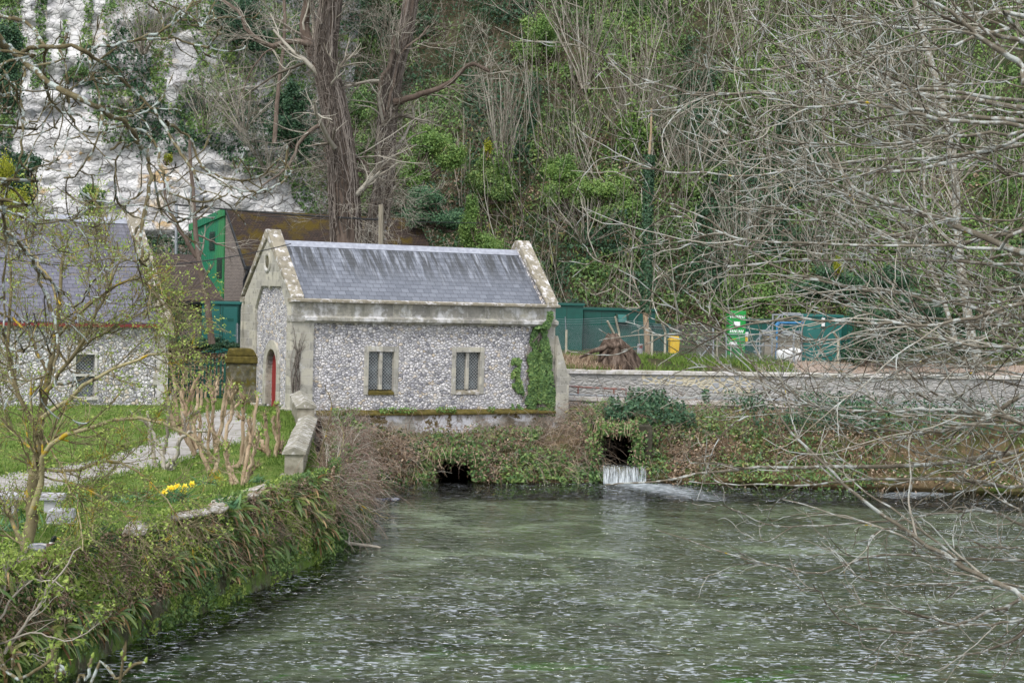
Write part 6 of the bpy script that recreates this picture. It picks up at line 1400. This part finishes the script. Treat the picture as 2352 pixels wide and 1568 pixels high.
# ================================================================== FOREGROUND TREES
# near banks out of frame, where the two overhanging trees root
for sx, nm in ((1, 'right_bank'), (-1, 'left_bank')):
    A, B = np.meshgrid(np.linspace(0, 1, 24), np.linspace(-10, 24 if sx < 0 else 30, 60), indexing='ij'); x0 = np.where(B > 12, 7.6 + (B - 12) * .33, 7.6) if sx > 0 else np.where(B > 14, 5.6 + (B - 14) * .46, 5.6)
    Xg = sx * (x0 + A * 14); Zg = -.6 + 2.4 * sstep(A, 0, .18) + .25 * fbm(Xg, B, .6, 7) * sstep(A, .05, .2); grid_mesh(nm, Xg, B, Zg, M['soil'])
def z3(p): return (1378 + .4141 * p[0], .4141 * p[1])
def z5(p): return (1493 + .4507 * p[0], 861 + .4507 * p[1])
LIM = [([(2480, 240)] + [z3(p) for p in ((2352, 370), (2200, 270), (2050, 150), (1950, 80), (1830, 0), (1780, -60))], 13), ([(2480, 110)] + [z3(p) for p in ((2352, 230), (2150, 170), (2000, 155), (1700, 150), (1480, 130), (1330, 125), (1200, 105), (1080, 15))], 9),
       ([z3(p) for p in ((2500, 120), (2300, 150), (2100, 205), (1900, 265), (1700, 280), (1500, 290), (1250, 282))], 8), ([(2480, 262)] + [z3(p) for p in ((2352, 600), (2050, 545), (1850, 535), (1700, 490), (1500, 420), (1350, 390), (1180, 350), (900, 390), (750, 380), (660, 340))], 10),
       ([(2480, 285)] + [z3(p) for p in ((2352, 670), (2000, 650), (1800, 610), (1500, 575), (1350, 590), (1150, 530))], 10), ([(2480, 305)] + [z3(p) for p in ((2352, 700), (1900, 660), (1600, 600), (1400, 570), (1180, 600), (1000, 560))], 9),
       ([(2480, 240)] + [z3(p) for p in ((2352, 560), (1850, 500), (1600, 480), (1300, 490), (900, 520), (700, 520), (530, 530), (380, 480), (120, 400), (0, 310), (-100, 250))], 7), ([(2480, 300)] + [z3(p) for p in ((2352, 730), (2000, 760), (1700, 790), (1400, 800), (1150, 790), (950, 740))], 7),
       ([(2480, 330)] + [z3(p) for p in ((2352, 800), (2000, 880), (1700, 950), (1300, 930), (1000, 890), (800, 820), (600, 660))], 9), ([(2480, 320)] + [z3(p) for p in ((2352, 760), (2100, 850), (1700, 890), (1300, 900), (900, 970), (500, 970), (300, 940), (200, 930), (100, 960))], 7),
       ([(2480, 620)] + [z3(p) for p in ((2352, 1400), (2150, 1330), (1950, 1250), (1800, 1180), (1600, 1120), (1450, 1070), (1350, 970), (1250, 800), (1235, 500), (1200, 350))], 13), ([(2480, 520)] + [z3(p) for p in ((2352, 1270), (2000, 1350), (1700, 1310), (1500, 1290), (1300, 1190), (1130, 1170), (900, 1140), (760, 1050))], 9),
       ([(2480, 590)] + [z3(p) for p in ((2352, 1470), (2100, 1460), (1800, 1440), (1300, 1440), (1000, 1450), (700, 1480), (560, 1440))], 7), ([(2480, 540)] + [z3(p) for p in ((2200, 1370), (1900, 1360), (1400, 1360), (900, 1340), (650, 1290), (480, 1200), (400, 1150))], 7),
       ([(2480, 870)] + [z5(p) for p in ((1906, 100), (1700, 230), (1550, 270), (1400, 290), (1250, 285), (1100, 250), (1050, 200))], 10), ([(2480, 990)] + [z5(p) for p in ((1906, 240), (1650, 190), (1500, 180), (1200, 190), (900, 170), (600, 130))], 9),
       ([(2480, 1010)] + [z5(p) for p in ((1906, 380), (1600, 430), (1300, 462), (900, 470), (600, 470), (300, 500), (0, 545), (-220, 560))], 10), ([(2480, 1130)] + [z5(p) for p in ((1906, 570), (1500, 525), (1100, 535), (850, 550), (500, 555), (200, 548))], 7),
       ([(2480, 1440)] + [z5(p) for p in ((1906, 1115), (1700, 1030), (1500, 910), (1300, 790), (1150, 690), (1000, 560), (850, 420), (700, 270), (600, 90), (540, -60))], 10), ([(2480, 1330)] + [z5(p) for p in ((1906, 1145), (1700, 1215), (1500, 1290), (1300, 1310), (1100, 1290), (950, 1240), (890, 1130), (840, 1070))], 7),
       ([(2480, 1400)] + [z5(p) for p in ((1906, 1240), (1700, 1270), (1500, 1250), (1250, 1200), (1080, 1170), (980, 1060))], 6), ([(2480, 1370)] + [z5(p) for p in ((1906, 1320), (1750, 1390), (1600, 1430), (1450, 1440), (1300, 1420))], 7),
       ([(2480, 1300)] + [z5(p) for p in ((1906, 890), (1750, 880), (1600, 870), (1350, 868), (1100, 860))], 5), ([(2480, 1360)] + [z5(p) for p in ((1906, 1080), (1730, 1045), (1500, 1055), (1180, 1070), (1010, 980), (900, 880))], 5), ([(2480, 1260)] + [z5(p) for p in ((1906, 770), (1700, 690), (1500, 700), (1200, 750), (800, 770), (600, 760), (400, 680))], 6),
       ([(2480, 770)] + [z3(p) for p in ((2352, 1750), (2100, 1720), (1800, 1650), (1400, 1600), (1000, 1480), (650, 1260), (450, 1150), (380, 1130))], 8), ([(2480, 700)] + [z3(p) for p in ((2352, 1680), (2000, 1780), (1600, 1800), (1100, 1760), (700, 1830), (500, 1870))], 8)]
g = np.random.default_rng(77)
for i in range(38):                       # the rest of the crown, thinner towards the left and downwards
    y0 = g.uniform(-160, 960) if i < 33 else g.uniform(960, 1320); x1 = g.uniform(1500, 2120) + max(0, 380 - y0) * .15; dy = g.normal(0, 90) - 20; LIM.append(([(2520, y0 - g.uniform(0, 80)), (2352, y0), ((2352 + x1) / 2 + 100, y0 + dy * .3 + g.normal(0, 30)), ((2352 + x1) / 2 - 80, y0 + dy * .6 + g.normal(0, 30)), (x1, y0 + dy - g.uniform(0, 60))], g.uniform(4, 8)))
rb = np.array([10.2, 17.5, .9]); rt_ = thing('lichen_tree', 'large bare tree overhanging from the right with pale lichen-covered branches and yellow specks', 'tree', rb)
tr_ = smooth_path([(0, 0, -.6), (-.1, .1, 2.5), (-.4, 0, 6), (-.3, .3, 10), (.2, .2, 15)], 20); BR().add(tr_[None], np.linspace(.42, .16, 20)[None], 14).build('trunk', M['lichen_bark'], rt_)
for i, (path, wpx) in enumerate(LIM):
    D0 = 14.5 + 5.5 * ((i * .618) % 1); K = 26; n = len(path); dd = g.uniform(-1.5, 1.5)
    w3 = np.array([P(px, py, D0 + dd * j / (n - 1)) for j, (px, py) in enumerate(path)]) - rb
    zt_ = np.clip(w3[0][2] - .8, .6, 13); s0 = np.array([np.interp(zt_, tr_[:, 2], tr_[:, q]) for q in range(3)]); w3 = np.vstack([s0, w3])
    pts = smooth_path(w3, K, .010, g)[None]; r0 = wpx * (.56 if i < 27 else .48) * D0 / F; rad = (r0 * np.interp(np.linspace(0, 1, K), [0, .25, 1], [1.5, 1.05, .30]))[None]
    b = BR().add(pts, rad, 7); fl = (1, .8, .75)
    low = path[-1][1] > 1050
    q1, r1 = grow(pts, rad, (8 if i < 27 else 7) - 2 * low, .2, .98, (.8, 2.3) if not low else (.35, 1.2), (.16, .55), .11, .03, 15, .60, .36, g, .0078, flat=fl, curl=.045); b.add(q1, r1, 5)
    q2, r2 = grow(q1, r1, 3 - low, .12, 1, (.3, 1.0) if not low else (.15, .6), (.25, .85), .16, .04, 10, .66, .5, g, .0056, flat=fl, curl=.07); b.add(q2, r2, 4)
    q3, r3 = grow(q2, r2, 1, .3, 1, (.08, .35), (.4, 1.2), .2, .05, 6, .75, .7, g, .0044); b.add(q3, r3, 3)
    b.build('branch', M['lichen_bark'], rt_)

# ---- drooping branches from the upper left, close to the camera
def z1(p): return (p[0] * .3662, p[1] * .3662)
def zb(p): return (p[0] * .3296, 459 + p[1] * .3296)
LL = [([(-140, 60)] + [z1(p) for p in ((0, 290), (60, 310), (140, 370), (250, 480), (370, 560), (560, 650), (720, 730), (820, 820), (900, 950), (940, 1040), (935, 1180), (900, 1350), (890, 1568))] + [(318, 600), (335, 612)], 26, 6),
      ([(-140, 40)] + [z1(p) for p in ((0, 115), (80, 120), (180, 160), (260, 260), (290, 300), (280, 420), (300, 560), (330, 650), (400, 700), (550, 750), (700, 780), (800, 750), (910, 650))], 14, 5),
      ([z1(p) for p in ((120, 350), (170, 310), (280, 290), (440, 290), (540, 330), (650, 410), (760, 490), (900, 630), (1000, 740), (1080, 870), (1150, 980), (1220, 1090), (1245, 1130))], 16, 6),
      ([z1(p) for p in ((520, 330), (560, 320), (700, 280), (850, 250), (1000, 240), (1090, 235), (1200, 280), (1300, 290), (1350, 230), (1390, 170))], 11, 5), ([z1(p) for p in ((840, 255), (1000, 190), (1130, 110), (1190, 20), (1230, -60))], 9, 5), ([z1(p) for p in ((1130, 110), (1200, 150), (1280, 160), (1350, 105))], 7, 5),
      ([z1(p) for p in ((1040, 760), (1080, 790), (1180, 860), (1250, 1010), (1300, 1070), (1400, 1150), (1550, 1200), (1680, 1190), (1780, 1130), (1830, 1060))], 10, 5), ([z1(p) for p in ((820, 815), (900, 820), (970, 900), (1000, 980), (1020, 1090), (1080, 1220), (1250, 1265), (1380, 1250), (1450, 1200))], 10, 5),
      ([z1(p) for p in ((1255, 1040), (1400, 1110), (1560, 1130), (1680, 1070), (1750, 1000))], 8, 4), ([z1(p) for p in ((150, 420), (130, 600), (150, 800), (130, 1000), (160, 1060), (260, 1050), (370, 1000))], 10, 5), ([z1(p) for p in ((-60, 320), (0, 400), (60, 510), (110, 600), (120, 700), (90, 860))], 10, 5),
      ([z1(p) for p in ((-60, 800), (80, 810), (200, 770), (300, 690))], 8, 4), ([z1(p) for p in ((-60, 1120), (0, 1140), (100, 1200), (180, 1300), (300, 1380), (500, 1370))], 11, 4), ([z1(p) for p in ((290, 540), (420, 560), (550, 500), (630, 430))], 7, 4), ([z1(p) for p in ((430, 590), (450, 760), (500, 820), (560, 810))], 7, 5),
      ([z1(p) for p in ((560, 360), (620, 600), (640, 750), (600, 900), (500, 1070), (410, 1120))], 8, 5), ([z1(p) for p in ((370, 300), (410, 400), (420, 560), (430, 640))], 8, 5), ([z1(p) for p in ((690, 940), (780, 900), (720, 1050), (725, 1230), (640, 1270), (510, 1200))], 8, 5), ([z1(p) for p in ((725, 1230), (760, 1290), (830, 1250), (900, 1190))], 7, 5),
      ([z1(p) for p in ((970, 1100), (990, 1250), (1030, 1370), (1060, 1390))], 8, 5), ([z1(p) for p in ((1000, 1200), (1060, 1330), (1130, 1390), (1280, 1300))], 7, 5), ([z1(p) for p in ((160, 850), (330, 800), (420, 600), (520, 350))], 5, 3), ([z1(p) for p in ((0, 470), (110, 560), (0, 600))], 4, 3),
      ([(-60, 480)] + [zb(p) for p in ((0, 0), (30, 100), (40, 260), (20, 600), (30, 800), (20, 1000))], 12, 6), ([zb(p) for p in ((30, 220), (130, 300), (230, 430), (290, 600), (350, 700), (390, 900), (400, 1080), (370, 1200), (400, 1290), (500, 1280), (650, 1210))], 13, 6), ([zb(p) for p in ((270, 490), (350, 560), (400, 640), (480, 740), (560, 720), (630, 600))], 9, 5),
      ([zb(p) for p in ((20, 900), (60, 1000), (150, 1060), (230, 1000))], 9, 5), ([zb(p) for p in ((1030, 30), (1000, 150), (930, 250), (990, 330), (1030, 410), (900, 430), (860, 380))], 9, 5), ([zb(p) for p in ((390, 1000), (340, 1130), (290, 1300), (265, 1340))], 8, 5), ([zb(p) for p in ((60, 200), (110, 330), (130, 400))], 9, 7), ([zb(p) for p in ((0, 80), (100, 100), (270, 160), (440, 150), (580, 120))], 8, 4)]
lb_ = np.array([-6.6, 8.5, 1.3]); lt = thing('overhanging_tree', 'mossy bare tree overhanging from the upper left with drooping upturned branch tips', 'tree', lb_)
tr2 = smooth_path([(0, 0, -.5), (.1, 0, 2), (.4, .2, 5), (.9, .5, 8), (.8, .6, 11)], 16); BR().add(tr2[None], np.linspace(.38, .2, 16)[None], 14).build('trunk', M['lichen_bark2'], lt)
g = np.random.default_rng(78)
for i, (path, w0, w1) in enumerate(LL):
    D = 9.4 + .8 * ((i * .618) % 1); n = len(path); K = max(12, n * 3); w3 = np.array([P(px, py, D + .2 * math.sin(j * .8 + i)) for j, (px, py) in enumerate(path)]) - lb_
    if path[0][0] < 0: w3 = np.vstack([[np.interp(np.clip(w3[0][2], 1, 10), tr2[:, 2], tr2[:, q]) for q in range(2)] + [np.clip(w3[0][2], 1, 10)], w3])
    pts = smooth_path(w3, K, .006, g)[None]; rad = (np.linspace(w0 * .70, w1 * .8, K) * .5 * D / F * g.uniform(.80, 1.22, K))[None]; b = BR().add(pts, rad, 8)
    q1, r1 = grow(pts, rad, 6, .2, .97, (.10, .55), (.4, 1.1), .13, .05, 9, .45, .6, g, .0045, curl=.08); b.add(q1, r1, 5); q2, r2 = grow(q1, r1, 1, .3, .9, (.04, .14), (.4, 1.0), .12, .1, 5, .7, .8, g, .005); b.add(q2, r2, 4)
    b.build('branch', M['lichen_bark2'], lt)
# ---- leafy bush on the lawn at the left, yellow lichen on its stems
EL = [([(62, 1300), (68, 1200), (78, 1110), (88, 1000), (105, 900), (125, 780), (140, 660), (150, 560)], 42, 8, .5), ([(72, 1180), (95, 1110), (100, 1040), (180, 990), (300, 960), (420, 990), (500, 1060)], 30, 6, -1.0), ([(60, 1300), (40, 1220), (0, 1150), (-60, 1060), (-120, 950)], 26, 10, .5), ([(88, 1000), (40, 900), (20, 780), (30, 640), (10, 560)], 24, 7, 1), ([(105, 900), (180, 800), (230, 700), (275, 600)], 20, 5, -1), ([(95, 960), (200, 880), (300, 830), (390, 815), (430, 860)], 20, 5, -1.5),
      ([(125, 780), (220, 690), (310, 640), (370, 690), (410, 760)], 16, 4, -1), ([(80, 1080), (160, 1080), (260, 1060), (360, 1120), (420, 1210)], 16, 4, -1.5), ([(140, 700), (100, 620), (60, 560), (70, 500)], 12, 4, 1), ([(110, 860), (60, 760), (-20, 700), (-60, 640)], 16, 5, 1), ([(85, 1040), (20, 980), (-40, 880)], 16, 5, 1), ([(240, 700), (260, 600), (230, 530)], 9, 3, 0), ([(180, 800), (320, 720), (410, 690)], 11, 4, 0), ([(90, 1090), (220, 1130), (300, 1190), (330, 1260)], 10, 4, -2), ([(100, 1000), (170, 1140), (190, 1260)], 8, 3, -2)]
De = 32.0; stems = [(p, w0 * (.42 if w0 > 40 else .27) * De / F, max(2.5, w1 * .6) * .5 * De / F, dd) for p, w0, w1, dd in EL]
o, pts, rads, ends, g = tree_from('leafy_bush', 'large half-leafed bush with yellow lichen stems on the lawn in front of the flint cottage', stems, De, ('yellow_bark', 'yellow_bark'), [(19, .15, 1, (.4, 1.45), (.3, 1.0), .13, .05, .42), (7, .12, 1, (.22, .8), (.3, .95), .15, .02, .5), (2, .2, 1, (.15, .5), (.3, .9), .15, .03, .6)], 'bush', seed=90, tl='stems')
E3 = ends[2].reshape(-1, 7, 3); k_ = g.uniform(0, 1, len(E3)) < .5; tips = np.concatenate([E3[k_][:, -1], E3[k_][:, 4], ends[1].reshape(-1, 7, 3)[::2, -1]]); tips = np.repeat(tips, 3, 0) + g.normal(0, .035, (len(tips) * 3, 3))
LF().add(leaf_quads(tips, np.full(len(tips), .055), None, 1, .55, g, .2)).build('young_leaves', M['newleaf'], o)
# shrub at the wall corner reaching over the water, shoots low in the left corner
o, pts, rads, ends, g = tree_from('corner_shrub', 'bare yellowish shrub leaning over the water at the wall corner', [([(735, 1180), (770, 1160), (800, 1152), (835, 1165), (860, 1178), (890, 1190)], .03, .01, 0), ([(740, 1140), (780, 1135), (815, 1150), (840, 1200), (825, 1215)], .025, .01, 0), ([(730, 1110), (770, 1060), (790, 1010), (780, 960)], .03, .01, 0), ([(735, 1120), (800, 1110), (850, 1100), (880, 1120)], .022, .008, 0), ([(725, 1060), (750, 1000), (760, 930), (745, 880)], .03, .01, .5), ([(730, 1200), (770, 1190), (800, 1240)], .02, .008, 0)], 49.5, ('yellow_bark', 'twig'), [(7, .15, 1, (.4, 1.1), (.3, .9), .14, .02, .5), (4, .2, 1, (.2, .6), (.3, .9), .15, .02, .6)], 'shrub', seed=91, tl='stems')
o, pts, rads, ends, g = tree_from('bank_shrub', 'leafy shoots and bare stems leaning over the near end of the bank wall', [([(10, 1500), (60, 1430), (120, 1340), (190, 1250)], .03, .012, 0), ([(0, 1420), (40, 1360), (90, 1330), (150, 1345)], .022, .01, 0), ([(-10, 1480), (80, 1450), (160, 1470), (230, 1430)], .018, .008, 0), ([(0, 1360), (20, 1300), (60, 1270)], .02, .01, 0), ([(-20, 1540), (60, 1500), (130, 1520)], .018, .008, 0), ([(-20, 1450), (10, 1350), (5, 1270)], .02, .01, 0)], 29, ('twig', 'twig'), [(6, .2, 1, (.3, .9), (.3, .9), .12, .05, .5), (3, .2, 1, (.12, .4), (.3, .9), .15, .03, .6)], 'shrub', seed=92, tl='stems')
tips = np.repeat(np.concatenate([ends[1].reshape(-1, 7, 3)[:, -1], ends[1].reshape(-1, 7, 3)[:, 3]]), 4, 0); tips = tips + g.normal(0, .05, tips.shape); LF().add(leaf_quads(tips, np.full(len(tips), .10), None, 1, .4, g)).build('young_leaves', M['newleaf'], o)
bt = [([(-60, 1600), (40, 1560), (95, 1530), (120, 1505), (118, 1490)], 9, 7), ([(-40, 1560), (20, 1540), (30, 1500), (18, 1480)], 8, 7), ([(160, 1640), (200, 1560), (205, 1530), (212, 1510)], 9, 7), ([(200, 1600), (270, 1560), (300, 1530), (335, 1520)], 8, 7), ([(275, 1556), (285, 1520), (280, 1508)], 7, 7), ([(130, 1620), (150, 1550), (135, 1520)], 7, 6)]
bs = np.array(P(60, 2300, 6.2)); bo = thing('budding_twigs', 'blurred budding twigs poking up at the lower left corner, nearest the camera', 'twigs', bs); bo['label'] = 'out of focus budding twigs poking up at the lower left corner'
st = np.array([smooth_path([np.array([.1 * i - .3, 0, -.4])] + [P(px, py, 6.2) - bs for px, py in p], 16, .002) for i, (p, a, b_) in enumerate(bt)]); BR().add(st, np.array([np.linspace(a, b_, 16) for _, a, b_ in bt]) * .5 * 6.2 / F, 7).build('stems', M['lichen_bark2'], bo)
m = MB()
bd = np.concatenate([s_[-1:] for s_ in st] + [s_[11:12] for s_ in st]); 
for q in bd: b = BR(); b.add(np.stack([q, q + [0, 0, .009], q + [.004, 0, .020]])[None], np.array([[.004, .007, .002]]), 8); b.build('bud', M['newleaf'], bo)
